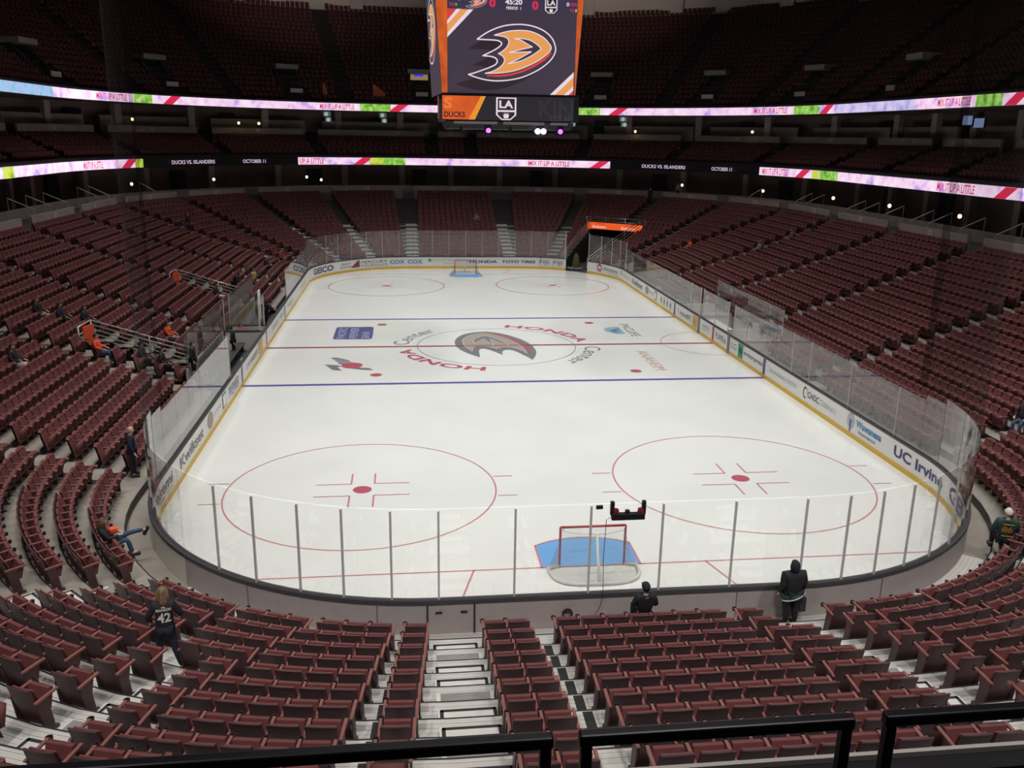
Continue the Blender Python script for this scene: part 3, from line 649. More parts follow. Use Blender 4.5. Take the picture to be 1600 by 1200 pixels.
# LED banner over the ice-machine tunnel
q0 = bp(TUN_R[0], 8.55)[0]; q1 = bp(TUN_R[1], 8.55)[0]
t = thing('tunnel_banner', 'bright orange LED banner over the dark tunnel in the far right corner', 'banner')
dv = (q1-q0); L_ = dv.length; dv /= L_; nv = Vector((dv.y, -dv.x))
if nv.dot(-bp(sC2(39))[1]) < 0: nv = -nv
def bn(x, z, h=0.): p = q0+dv*(L_/2+x)+nv*(.08+h); return (p.x, p.y, 3.36+z)
mb = MB(); mb.quad([bn(-2.95,-.32,.06), bn(2.95,-.32,.06), bn(2.95,.32,.06), bn(-2.95,.32,.06)]); mb.build('screen', L_BANNER, t, fix=False)
mb = MB(); mb.prism([(-3.0,-.36),(3.0,-.36),(3.0,.36),(-3.0,.36)], lambda a, b, c: bn(a, b, c), .05); mb.build('housing', M_BLACK, t)
for x in (-1.6, 1.5):
    put_text('banner_lettering', 'Budweiser', 1.5, .26, lambda a, b, x=x: bn(x+a, b-.08, .075), L_WH, t, slant=.3); put_text('banner_lettering', 'ANAHEIM', .9, .10, lambda a, b, x=x: bn(x+a+.1, b+.2, .075), M_BLACK, t)
# railings ----------------------------------------------------------------
def railing(label, pts, nbar, h, r, m, posts=True, name='railing', bars_from=.0, group=None):
    """pts: base points; parallel bars up to height h"""
    t = thing(name, label, 'railing', group=group)
    for k in range(nbar):
        z = bars_from+(h-bars_from)*(k+1)/nbar
        mb = MB(); mb.tube([(p[0], p[1], p[2]+z) for p in pts], r, 6); mb.build('rail_bar', m, t, smooth=True)
    if posts:
        for i in range(len(pts)-1):
            a = Vector(pts[i]); b = Vector(pts[i+1]); n = max(1, int((b-a).length/1.6))
            for k in range(n+(i == len(pts)-2)):
                p = a.lerp(b, k/n); mb = MB(); mb.tube([p, p+Vector((0,0,h))], r*1.1, 6); mb.build('rail_post', m, t, smooth=True)
    return t
for (a, b), nm in zip(TUN_L, ('nearer', 'farther')):
    railing('pale five bar railing down the side of the %s left side player tunnel' % nm, [(-19.75,b+.05,Z_(6)), (-17.2,b+.05,Z_(3)), (-15.1,b+.05,Z_(1)-.1)], 5, 1.05, .028, M_RAILW)
    railing('short railing across the head of the %s left side player tunnel' % nm, [(-19.75,a,Z_(6)), (-19.75,b,Z_(6))], 3, 1.05, .028, M_RAILW)
    mb = MB(); mb.prism([(0,0),(1.0,.0),(1.0,-.75),(.45,-.9),(0,-.55)], lambda x, z, c: (-19.65+c+x*.15, a+.2+x*.9, Z_(6)+1.0+z), .05); tag(mb.build('safety_flag', mat('fluorescent_orange_cloth', (.95,.12,.05), .6)), 'bright orange cloth banner on the railing of the %s left side tunnel' % nm, 'banner')
def bowl_pt(S, d, h=0.):
    r = int(max(0, (d-.82)/.84)); z = .2 if d < .82 else Z_(0)+(d-.82)/.84*.27+max(0,(d-.82)/.84-8)*.04
    p = bp(S, d)[0]; return (p.x, p.y, z+h)
railing('steep railing down the left side of the ice machine tunnel', [bowl_pt(TUN_R[0]-.05, d) for d in (.3, 3, 6, 8.5)], 6, 1.1, .03, M_STEEL)
railing('steep pale railing down the right side of the ice machine tunnel', [bowl_pt(TUN_R[1]+.05, d) for d in (.3, 3, 6, 8.5)], 4, 1.1, .035, M_STEEL)
railing('level railing above the orange tunnel banner', [bowl_pt(TUN_R[0]-.3, 8.7), bowl_pt(TUN_R[1]+.3, 8.7)], 3, 1.1, .03, M_STEEL)

# ---------------------------------------------------------------- aisle stairs
def aisle_stairs(name_label, Sfun, width, rows, framed=True, m=M_STEP, mats_edge=True):
    t = thing('aisle_stairs', name_label, 'stairs')
    for r in rows:
        d1 = D_(r+1); z = Z_(r); rise = (Z_(r+1)-z); c, n = bp(Sfun(d1-.21), d1-.21); tv = Vector((-n.y, n.x))
        if c.x*0+tv.dot(Vector((1,0))) < 0: tv = -tv
        def P(x, y, zz): q = c+tv*x-n*y; return (q.x, q.y, zz)
        mb = MB(); hw = width/2; dp = .21
        mb.prism([(-hw,-dp),(hw,-dp),(hw,dp),(-hw,dp)], lambda a, b, cc: P(a, b, z+.003+cc), rise/2); mb.build('half_step', m, t)
        if framed:
            zt = z+rise/2+.008; mb = MB()
            if r % 3 == 1: mb.quad([P(-hw+.08,-dp,zt), P(hw-.08,-dp,zt), P(hw-.08,dp,zt), P(-hw+.08,dp,zt)]); mb.build('grip_mat', M_MAT, t, fix=False)
            else:
                put_stroke(mb, [(-hw+.07,-dp), (-hw+.07,dp-.04), (hw-.07,dp-.04), (hw-.07,-dp)], .065, lambda a, b: P(a, b, zt), closed=False); mb.build('grip_tape', M_EDGE, t, fix=False)
    return t
aisle_stairs('central grey aluminium stairs climbing from the board gate toward the viewer', lambda d: sN(-4.12-.0*d), 1.08, range(0, 12))
aisle_stairs('bright stairs right of the wide middle seating block at the near end', lambda d: sN(3.85+.04*d), .95, range(0, 10))
aisle_stairs('bright stairs on the near left past the person in the number 42 jersey', lambda d: sC4(21.6), .95, range(1, 10))
aisle_stairs('aluminium stairs curving below the left corner rows', lambda d: sC4(47), 1.0, range(0, 7))
aisle_stairs('aluminium stairs in the near right corner beside the person in the 86 jersey', lambda d: sC3(47), 1.0, range(0, 7))
def strips(label, Sfun, rows):
    t = thing('grip_strips', label, 'grip tape')
    for r in rows:
        p0 = bp(Sfun(D_(r)+.05), D_(r)+.05)[0]; p1 = bp(Sfun(D_(r)+.8), D_(r)+.8)[0]; z = Z_(r)+.006; dd = (p1-p0).normalized(); q = Vector((-dd.y, dd.x))*.09
        mb = MB(); mb.quad([(*(p0-q), z), (*(p0+q), z), (*(p1+q), z), (*(p1-q), z)]); mb.build('strip', M_EDGE, t, fix=False)
strips('black tape strips in the narrow gap left of the central stairs', lambda d: sC4(5.0), range(1, 11))
strips('black tape strips in the narrow gap right of the central stairs', lambda d: sN(-2.08), range(1, 7))
for lab, Sf in (('left', lambda d: sF(-4.5)), ('right', lambda d: sF(4.4))):
    aisle_stairs('pale stairs behind the far goal, the %s of the two straight flights' % lab, Sf, 1.1, range(0, 10), framed=False)
aisle_stairs('pale slanting stairs at the far end left of the straight flights', lambda d: sC1(22), 1.0, range(0, 10), framed=False)
aisle_stairs('pale slanting stairs in the far left corner', lambda d: sC1(41), 1.0, range(0, 10), framed=False)
for y in (-21.2, -11, -1.2, 16.8):
    aisle_stairs('grey stairs on the left stand at %s' % {-21.2:'the near corner, behind the bald person', -11:'the second aisle from the near corner', -1.2:'the third aisle, between the two player tunnels', 16.8:'the aisle beyond the farther player tunnel'}[y], lambda d, y=y: sLS(y), 1.0, range(1, 16), framed=False, m=M_CONC)
for y in (-21.2, -10.8, -1.0, 8, 16.8):
    aisle_stairs('grey stairs on the right stand, %s aisle counted from the near corner' % {-21.2:'first', -10.8:'second', -1.0:'third', 8:'fourth', 16.8:'fifth'}[y], lambda d, y=y: sRS(y), 1.0, range(1, 16), framed=False, m=M_CONC)
aisle_stairs('grey slanting stairs in the far right corner beside the orange banner', lambda d: sC2(61), 1.0, range(1, 16), framed=False, m=M_CONC)
# ---------------------------------------------------------------- seats
def seat_parts_geo():
    """local: seat faces +y, origin on the tread under the backrest; width along x"""
    geo = {}
    b = MB(); n = 6
    def back(y0, z0, z1, hw, bow, thick, lean):
        P = []
        for k in range(n+1):
            x = -hw+2*hw*k/n; yb = bow*(x/hw)**2
            P.append((x, yb))
        rows = []
        for z, zz in ((z0, 0), ((z0+z1)/2, .5), (z1-.03, .92), (z1, 1)):
            rows.append([(x*(1 if zz < 1 else .96), y0+yb-lean*zz, z) for x, yb in P])
        return rows
    def shell(b, rows, thick):
        m_ = len(rows); w_ = len(rows[0]); base = len(b.v)
        for side in (0, 1):
            for rw in rows:
                for (x, y, z) in rw: b.v.append((x, y+(thick if side else 0), z))
        off = m_*w_
        for i in range(m_-1):
            for j in range(w_-1):
                a = base+i*w_+j; b.f += [(a, a+1, a+w_+1, a+w_), (a+off, a+off+w_, a+off+w_+1, a+off+1)]; b.m += [0, 0]
        for j in range(w_-1):
            a = base+j; c = base+(m_-1)*w_+j; b.f += [(a, a+off, a+off+1, a+1), (c, c+1, c+off+1, c+off)]; b.m += [0, 0]
        for i in range(m_-1):
            a = base+i*w_; c = a+w_-1; b.f += [(a, a+w_, a+w_+off, a+off), (c, c+off, c+off+w_, c+w_)]; b.m += [0, 0]
    b = MB(); shell(b, back(.03, .14, .90, .232, .012, .03, .22), .03); geo['backrest'] = (b, M_SHELL)
    b = MB(); shell(b, back(.06, .34, .86, .212, .012, .03, .17), .04); geo['back_cushion'] = (b, M_FAB)
    b = MB(); rot = Matrix.Rotation(R_(-14), 3, 'X')
    b.box((0, .20, .53), (.42, .08, .38), 0, rot); geo['seat_cushion'] = (b, M_FAB)
    b = MB(); b.box((0, .252, .52), (.40, .02, .36), 0, rot); geo['seat_pan'] = (b, M_SHELL)
    def arm(x):
        b = MB(); b.box((x, .10, .66), (.05, .46, .035), 0, Matrix.Rotation(R_(3), 3, 'X')); return b
    geo['armrest'] = (arm(-.262), M_ARM)
    b = MB(); b.lathe([(.034,-.05),(.044,-.05),(.054,.02),(.042,.02),(.034,-.04)], (-.262, .345, .665), 10); geo['cup_holder'] = (b, M_METAL)
    b = MB(); b.box((-.262, .05, .33), (.03, .20, .62), 0, Matrix.Rotation(R_(8), 3, 'X')); b.box((-.262, .08, .03), (.05, .34, .05)); geo['side_frame'] = (b, M_SHELL)
    geo['armrest_end'] = (arm(.262), M_ARM)
    b = MB(); b.box((.262, .05, .33), (.03, .20, .62), 0, Matrix.Rotation(R_(8), 3, 'X')); b.box((.262, .08, .03), (.05, .34, .05)); geo['side_frame_end'] = (b, M_SHELL)
    return geo
GEO = seat_parts_geo()
SEATMESH = {}
for k, (b, m) in GEO.items():
    o = b.build(k.replace('_end', ''), m, None, bevel=(.014 if 'cushion' in k else .006 if k in ('armrest',) else 0), smooth=False)
    if o.modifiers:
        dg = bpy.context.evaluated_depsgraph_get(); me = bpy.data.meshes.new_from_object(o.evaluated_get(dg)); SEATMESH[k] = me
    else: SEATMESH[k] = o.data
    bpy.data.objects.remove(o)
def row_S(r_off, S0, S1, spacing=.525, just='c'):
    """seat positions on a ring at offset r_off between base S0 and S1; returns S list"""
    N = max(2, int((S1-S0)/.15)); ss_ = [S0+(S1-S0)*i/N for i in range(N+1)]
    P = [bp(s, r_off)[0] for s in ss_]; acc = [0]
    for i in range(N): acc.append(acc[-1]+(P[i+1]-P[i]).length)
    L = acc[-1]; n = int((L+.12)/spacing)
    if n < 1: return [], 0
    sp = min(L/n, .565) if n > 2 else spacing
    start = (L-sp*n)/2 if just == 'c' else (0 if just == 's' else L-sp*n)
    out = []
    for k in range(n):
        t = start+sp*(k+.5); out.append(float(np.interp(t, acc, ss_)))
    return out, sp
def c1y(D): return sC1(math.degrees(math.acos(3.55/(8.53+D))))
def c2y(D): return sC2(math.degrees(math.acos(3.55/(8.53+D))))
G = .6
def arcS(D, m): return m*RC/(RC+D)       # metres at ring D in a corner -> base S
BL = []   # (name, start(D), end(D), justify, test)
def blk(name, a, b, j='c'): BL.append((name, a, b, j))
k_ = lambda v: (lambda D: v)
blk('left stand near corner block', k_(-21.2+G), k_(-11-G)); blk('left stand second block', k_(-11+G), k_(-1.2-G)); blk('left stand third block', k_(-1.2+G), k_(8-G)); blk('left stand fourth block', k_(8+G), k_(16.8-G))
blk('left stand fifth block', k_(16.8+G), lambda D: c1y(D)-arcS(D, G)); blk('far left corner block', lambda D: c1y(D)+arcS(D, G), lambda D: sC1(60)-arcS(D, G))
blk('far left corner second block', lambda D: sC1(60)+arcS(D, G), lambda D: sC1(41)-arcS(D, G)); blk('far end block', lambda D: sC1(41)+arcS(D, G), lambda D: sC1(22)-arcS(D, G))
blk('far end block', lambda D: sC1(22)+arcS(D, G), k_(sF(-4.5)-G)); blk('far end block', k_(sF(-4.5)+G), k_(sF(4.4)-G)); blk('far end block', k_(sF(4.4)+G), lambda D: sC2(22)-arcS(D, G))
blk('far right block', lambda D: sC2(22)+arcS(D, G), lambda D: (sC2(42)-arcS(D, G)) if D > TUN_RD else TUN_R[0]-.2); blk('far right block', lambda D: (sC2(42)+arcS(D, G)) if D > TUN_RD else TUN_R[1]+.2, lambda D: sC2(61)-arcS(D, G))
blk('far right block', lambda D: sC2(61)+arcS(D, G), lambda D: c2y(D)-arcS(D, G)); blk('right block', lambda D: c2y(D)+arcS(D, G), k_(sRS(16.8)-G))
for a, b in ((16.8, 8), (8, -1.0), (-1.0, -10.8), (-10.8, -21.2)): blk('right stand block', k_(sRS(a)+G), k_(sRS(b)-G))
blk('near right corner block', k_(sRS(-21.2)+G), lambda D: sC3(48.5)-arcS(D, .55) if D > 2 else sC3(45.6))
blk('right corner curve', lambda D: sC3(45 if D > 2 else 43.6)+arcS(D, .3), lambda D: sC3(17.0), 'e'); blk('right curved block', lambda D: sC3(15.8), lambda D: sC3(5.6), 'e')
blk('single column right of the right stairs', lambda D: sC3(2.6)-arcS(D, .27), lambda D: sC3(2.6)+arcS(D, .27))
blk('strip left of the right stairs', lambda D: sN(3.2+.055*D), k_(sN(2.42)), 'e'); blk('wide middle block', k_(sN(2.2)), k_(sN(-1.88)), 'e'); blk('narrow block right of the central stairs', k_(sN(-2.22)), lambda D: sN(-3.48-.02*D), 'e')
blk('single column left of the central stairs', lambda D: sC4(3.3)-arcS(D, .27), lambda D: sC4(3.3)+arcS(D, .27))
blk('left middle block', lambda D: sC4(6.2), lambda D: sC4(16.7), 's')
blk('short left strip beside the left stairs', lambda D: sC4(17.4), lambda D: sC4(17.4)+(arcS(D, .62) if D > 5.2 else sC4(21)-sC4(17.4) if D > 4.5 else sC4(24.2)-sC4(17.4) if D > 3.7 else sC4(27)-sC4(17.4)), 's'); blk('far single column on the left', lambda D: sC4(25)-arcS(D, .27), lambda D: sC4(25)+arcS(D, .27))
blk('left lower corner block', lambda D: sC4(28.6), lambda D: sC4(44.6)-arcS(D, .3), 's'); blk('left upper corner curve', lambda D: sC4(48.6)+arcS(D, .55), k_(PERIM-21.2-G))
ORD = ['first', 'second', 'third', 'fourth', 'fifth', 'sixth', 'seventh', 'eighth', 'ninth', 'tenth', 'eleventh', 'twelfth', 'thirteenth', 'fourteenth', 'fifteenth', 'sixteenth', 'seventeenth', 'eighteenth', 'nineteenth', 'twentieth']
SEATS = []   # dict(loc, ang, z, row, blockindex, idx, n, first, last)
for bi, (nm, fa, fb, j) in enumerate(BL):
    for r in range(0, NROW-0):
        D = D_(r+1)-.13; a, b = fa(D), fb(D)
        if b-a < .2: continue
        mid = (a+b)/2
        nearend = sC3(49) < mid < sC4(49)
        if nearend and r > 14: continue
        if 'far single column' in nm and not 4 <= r <= 9: continue
        if 'left lower corner' in nm and r > 14: continue
        pos, sp = row_S(D, a, b, .525 if nearend else .53, j)
        for i, S in enumerate(pos):
            Sm = S
            if any(x0-.3 < Sm < x1+.3 for x0, x1 in TUN_L) and D < TUN_D+.2: continue
            if r <= 0 and (BEN_L[0] < Sm < BEN_L[1] or sRS(BEN_R[1]) < Sm < sRS(BEN_R[0])): continue
            if D < TUN_RD and TUN_R[0] < Sm < TUN_R[1]: continue
            p, n = bp(S, D); ang = math.atan2(-n.y, -n.x)-PI/2
            SEATS.append(dict(x=p.x, y=p.y, z=Z_(r), a=ang, r=r, b=bi, i=i, n=len(pos), S=S, sc=min(1.06, sp/.525)))
for s in SEATS:
    q = project((s['x'], s['y'], s['z']+.6)); s['key'] = 1e9
    if q and -20 < q[0] < 1620 and 0 < q[1] < 1215: s['key'] = q[2]
order = sorted(range(len(SEATS)), key=lambda i: SEATS[i]['key'])
HERO = set(order[:300])
# which seats end a row
keyset = {}
for i, s in enumerate(SEATS): keyset.setdefault((s['b'], s['r']), []).append(i)
ENDS = set(); 
for k, L in keyset.items():
    for j, i in enumerate(L):
        # going along S clockwise, seat-local +x is opposite to S direction? determined below
        nxt = L[j+1] if j+1 < len(L) else None
        if nxt is None or abs(SEATS[nxt]['S']-SEATS[i]['S']) > .8: ENDS.add(i)
def side_end(i):  # local +x points toward increasing or decreasing S
    s = SEATS[i]; p, n = bp(s['S']+.05, 0); q, _ = bp(s['S'], 0); t = p-q; return Vector((math.cos(s['a']), math.sin(s['a']))).dot(t) > 0
PX_UP = side_end(0)
if not PX_UP:
    ENDS = set()
    for k, L in keyset.items():
        for j, i in enumerate(L):
            prv = L[j-1] if j > 0 else None
            if prv is None or abs(SEATS[prv]['S']-SEATS[i]['S']) > .8: ENDS.add(i)
SIDEW = {'right corner curve':'right corner curve', }
def seat_label(s):
    nm = BL[s['b']][0]; row = ORD[s['r']]
    if 'single column' in nm: return 'maroon folding seat, %s from the boards in the %s' % (row, nm)
    # near end S runs right to left for the viewer: index from the left
    k = s['n']-1-s['i']
    return 'maroon seat, %s row from boards, %s from left, %s' % (row, ORD[k] if k < 20 else str(k), nm)
def dup_seat(proto, s, i):
    r = proto.copy(); C.objects.link(r)
    r.location = (s['x'], s['y'], s['z']); r.rotation_euler = (0, 0, s['a']); r.scale = (s['sc'], 1, 1); r['label'] = seat_label(s)
    for ch in proto.children:
        nm = ch.name.split('.')[0]
        if ch.get('end_only') and i not in ENDS: continue
        c = ch.copy(); C.objects.link(c); c.parent = r
        if 'end_only' in c: del c['end_only']
        for g in ch.children:
            if i in ENDS and False: continue
            d = g.copy(); C.objects.link(d); d.parent = c
    return r
proto = thing('arena_seat', 'maroon folding seat', 'seat', group='maroon folding seats at the near end of the arena')
def sp_(k, nm, par):
    o = bpy.data.objects.new(nm, SEATMESH[k]); C.objects.link(o); o.parent = par; return o
ob = sp_('backrest', 'backrest', proto); sp_('back_cushion', 'back_cushion', ob)
oc = sp_('seat_pan', 'seat_pan', proto); sp_('seat_cushion', 'seat_cushion', oc)
oa = sp_('armrest', 'armrest', proto); sp_('cup_holder', 'cup_holder', oa); sp_('side_frame', 'side_frame', proto)
oe = sp_('armrest_end', 'armrest', proto); oe['end_only'] = 1; of = sp_('side_frame_end', 'side_frame', proto); of['end_only'] = 1
bpy.context.view_layer.update()
for i in sorted(HERO): dup_seat(proto, SEATS[i], i)
for ch in list(proto.children_recursive): bpy.data.objects.remove(ch)
bpy.data.objects.remove(proto)
# all further seats: one counted-beyond-300 object
def template(boxes, extra=None):
    b = MB()
    for c, s_, mi, rt in boxes: b.box(c, s_, mi, Matrix.Rotation(R_(rt), 3, 'X') if rt else None)
    if extra: extra(b)
    return np.array(b.v, dtype=np.float32), b.f, b.m
def lowback(b):
    n = 4
    for k in range(n):
        x0 = -.235+.47*k/n; x1 = x0+.47/n; t = lambda x: 1-(x/.30)**4*.35
        y = lambda x: .03*(x/.235)**2
        for z0, z1, e0, e1 in ((.18, .84, -.03, .13), (.84, .905, .13, .15)):
            tz = (lambda x: z1-(.0 if z1 < .87 else .045*(abs(x)/.235)**3))
            b.quad([(x0, y(x0)-e0, z0), (x1, y(x1)-e0, z0), (x1, y(x1)-e1, tz(x1)), (x0, y(x0)-e1, tz(x0))], 0)
            b.quad([(x0, .075+y(x0)-e0, z0), (x1, .075+y(x1)-e0, z0), (x1, .06+y(x1)-e1, tz(x1)), (x0, .06+y(x0)-e1, tz(x0))], 1)
        b.quad([(x0, y(x0)-.15, .905-.045*(abs(x0)/.235)**3), (x1, y(x1)-.15, .905-.045*(abs(x1)/.235)**3), (x1, .06+y(x1)-.15, .905-.045*(abs(x1)/.235)**3), (x0, .06+y(x0)-.15, .905-.045*(abs(x0)/.235)**3)], 1)
T_LOW = template([((0,.20,.52), (.42,.09,.37), 1, -14), ((-.262,.11,.66), (.05,.46,.03), 2, 3), ((-.262,.33,.645), (.08,.08,.07), 2, 0), ((-.262,.06,.33), (.03,.2,.6), 0, 0)], lowback)
T_MID = template([((0,-.03,.6), (.47,.08,.52), 1, 12), ((0,.2,.52), (.43,.1,.32), 1, -14), ((-.262,.14,.62), (.05,.34,.04), 2, 0)])
T_UP = template([((0,-.02,.6), (.44,.07,.5), 1, 10), ((0,.18,.5), (.42,.08,.28), 1, -12)])
VV = []; FF = []; MM = []; nv_ = 0
def add_inst(T, x, y, z, a, sc=1.):
    global nv_
    v, f, m = T; c, s_ = math.cos(a), math.sin(a)
    o = np.empty_like(v); o[:,0] = (v[:,0]*sc)*c-v[:,1]*s_+x; o[:,1] = (v[:,0]*sc)*s_+v[:,1]*c+y; o[:,2] = v[:,2]+z
    VV.append(o); FF.append([tuple(i+nv_ for i in q) for q in f]); MM.extend(m); nv_ += len(v)
for i, s in enumerate(SEATS):
    if i not in HERO: add_inst(T_LOW, s['x'], s['y'], s['z'], s['a'], s['sc'])
# club tier and upper deck seats
CLUB_D = lambda k: 18.75+.85*k; CLUB_Z = lambda k: 9.15+.36*k
UP_D = lambda k: 18.9+.83*k; UP_Z = lambda k: 14.7+.55*k; NUP = 21
PORT = []
up_aisles_S = []
def ring_aisles(D, n_side, w_):
    pass
AIS = [-17, -8.6, 0, 8.6, 17, sC1(82), sC1(62), sC1(41), sC1(20), sF(-2.2), sF(2.2), sC2(20), sC2(41), sC2(62), sC2(82), sRS(17), sRS(8.6), sRS(0), sRS(-8.6), sRS(-17)]
AIS_U = [-14, -4.5, 5, 14.5, sC1(80), sC1(60), sC1(38), sC1(14), sF(0), sC2(14), sC2(38), sC2(60), sC2(80), sRS(14.5), sRS(5), sRS(-4.5), sRS(-14)]
def tier(T, nrow, Df, Zf, ais, spc):
    ends = [-21.5]+ais+[101.3]
    for k in range(nrow):
        D = Df(k)+.66; g = .65
        for a, b in zip(ends[:-1], ends[1:]):
            sc = lambda S: g*(RC/(RC+D) if (21.95 < S < 35.35 or 44.19 < S < 57.58) else 1)
            pos, sp = row_S(D, a+sc(a), b-sc(b), spc)
            for S in pos:
                if any(abs((S-ps))*(D+RC)/RC*(1 if (21.95 < S < 35.35 or 44.19 < S < 57.58) else RC/(D+RC)) < 1.35 and k < 6 for ps in PORT): continue
                p, n = bp(S, D); add_inst(T, p.x, p.y, Zf(k), math.atan2(-n.y, -n.x)-PI/2)
def px_ring_S(off, z, u):
    best = None
    for S in np.arange(-21, 101, .1):
        p, _ = bp(S, off); q = project((p.x, p.y, z))
        if q and (best is None or abs(q[0]-u) < best[0]): best = (abs(q[0]-u), S)
    return best[1]
tier(T_MID, 5, CLUB_D, CLUB_Z, AIS, .56)
PORT = [px_ring_S(21.5, 17.0, u) for u in (62, 250, 455, 655, 938, 1110, 1262, 1412)]
tier(T_UP, NUP, UP_D, UP_Z, AIS_U, .58)
V = np.concatenate(VV); F = [f for L in FF for f in L]
me = bpy.data.meshes.new('arena_seats'); nl = sum(len(f) for f in F)
me.vertices.add(len(V)); me.vertices.foreach_set('co', V.ravel()); me.loops.add(nl); me.polygons.add(len(F))
tot = np.array([len(f) for f in F], dtype=np.int32); st = np.concatenate([[0], np.cumsum(tot)[:-1]]).astype(np.int32)
me.loops.foreach_set('vertex_index', np.array([i for f in F for i in f], dtype=np.int32)); me.polygons.foreach_set('loop_start', st)
for m in (M_SHELL, M_FAB, M_ARM): me.materials.append(m)
me.polygons.foreach_set('material_index', np.array(MM, dtype=np.int32)); me.update(calc_edges=True); me.validate()
rest = bpy.data.objects.new('arena_seat', me); C.objects.link(rest)
tag(rest, 'thousands of empty maroon seats filling the side, far and upper stands', 'seats', 'maroon folding seats in the other stands', 'stuff')

# ---------------------------------------------------------------- walls, tiers, fascias
VIS = (-21.9, 101.4)
def struct(name, fn, mats, **k):
    b = MB(); fn(b); o = b.build(name, mats, fix=False, **k); return tag(o, kind='structure')
WD = D_(NROW)
NOTCH = [-21.2, -11, -1.2, 8, 16.8, c1y(15), sC1(60), sC1(41), sC1(22), sF(-4.5), sF(4.4), sC2(22), sC2(42), sC2(61), c2y(15), sRS(16.8), sRS(8), sRS(-1.0), sRS(-10.8), sRS(-21.2)]
def lowwall(b):
    ends = [VIS[0]]+NOTCH[1:-1]+[VIS[1]]
    for i, (a, c) in enumerate(zip(ends[:-1], ends[1:])):
        cn = lambda S: .75*(RC/(RC+WD) if (21.95 < S < 35.35 or 44.19 < S < 57.58) else 1)
        sweep(b, [(WD, Z_(16)), (WD, 6.45), (WD+.18, 6.45), (WD+.18, Z_(16)-.2)], a+cn(a), c-cn(c), .9, 0, caps=True)
struct('wall_section', lowwall, [M_WALL])
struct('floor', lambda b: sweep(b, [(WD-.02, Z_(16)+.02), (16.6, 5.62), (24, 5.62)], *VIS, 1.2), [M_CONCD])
struct('wall_concourse', lambda b: (sweep(b, [(18.3, 5.6), (18.3, 6.35), (18.5, 6.35)], *VIS, 1.2, 0), sweep(b, [(22.5, 5.6), (22.5, 8.6), (18.0, 8.6)], *VIS, 1.2, 1)), [M_WALL, M_WALLD])
def pillars(b, D, z0, z1, wd, dp, Ss, mi=0):
    for S in Ss:
        p, n = bp(S, D); a = math.atan2(n.y, n.x); b.box((p.x, p.y, (z0+z1)/2), (dp, wd, z1-z0), mi, Matrix.Rotation(a, 3, 'Z'))
PS = [x for x in np.arange(-20, 21.9, 5.2)]+[sC1(t) for t in (84, 70, 56, 42, 28, 14, 2)]+[sF(0)]+[sC2(t) for t in (2, 14, 28, 42, 56, 70, 84)]+[sRS(x) for x in np.arange(20, -21.9, -5.2)]
for nm, D, z0, z1, wd in (('lower', 21.6, 5.62, 8.6, .62), ('upper', 24.6, 11.4, 14.0, .7)):
    for i, S in enumerate(PS):
        b = MB(); pillars(b, D, z0, z1, wd, .5, [S]); tag(b.build('trim_%d' % (i+1+(40 if nm == 'upper' else 0)), M_PIL), kind='structure')
# doorways (dark) and lit suites on the back walls
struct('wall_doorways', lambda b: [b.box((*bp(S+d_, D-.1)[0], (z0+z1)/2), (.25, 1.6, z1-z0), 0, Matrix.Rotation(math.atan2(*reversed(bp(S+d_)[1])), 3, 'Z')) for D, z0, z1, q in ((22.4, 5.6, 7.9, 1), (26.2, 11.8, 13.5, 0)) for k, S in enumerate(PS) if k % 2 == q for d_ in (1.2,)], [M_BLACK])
# club tier
def club(b):
    for k in range(5): sweep(b, [(CLUB_D(k), CLUB_Z(k-1) if k else 8.6), (CLUB_D(k), CLUB_Z(k)), (CLUB_D(k+1), CLUB_Z(k))], *VIS, 1.2)
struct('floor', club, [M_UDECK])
struct('wall_club_fascia', lambda b: (sweep(b, [(18.0, 8.45), (18.0, 9.5), (18.12, 9.5), (18.12, 8.45)], *VIS, .9, 0, closed=True), sweep(b, [(18.12, 9.0), (18.75, 9.0)], *VIS, 1.2)), [M_BLACK])
def clubwall(b):
    ends = [VIS[0]]+AIS+[VIS[1]]
    for a, c in zip(ends[:-1], ends[1:]):
        cn = lambda S, D=23: .8*(RC/(RC+D) if (21.95 < S < 35.35 or 44.19 < S < 57.58) else 1)
        sweep(b, [(23.0, 10.6), (23.0, 12.05), (23.2, 12.05), (23.2, 10.6)], a+cn(a), c-cn(c), .9, 0, caps=True)
        sweep(b, [(24.8, 11.3), (24.8, 12.95), (25.0, 12.95), (25.0, 11.3)], a+cn(a, 25)*2.2, c-cn(c, 25)*.2, .9, 0, caps=True)
struct('wall_club', clubwall, [M_WALL])
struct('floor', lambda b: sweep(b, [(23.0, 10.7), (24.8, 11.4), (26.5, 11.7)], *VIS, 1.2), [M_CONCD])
struct('wall_suites', lambda b: sweep(b, [(26.5, 11.7), (26.5, 14.1), (18.05, 14.1)], *VIS, 1.2), [M_WALLD])
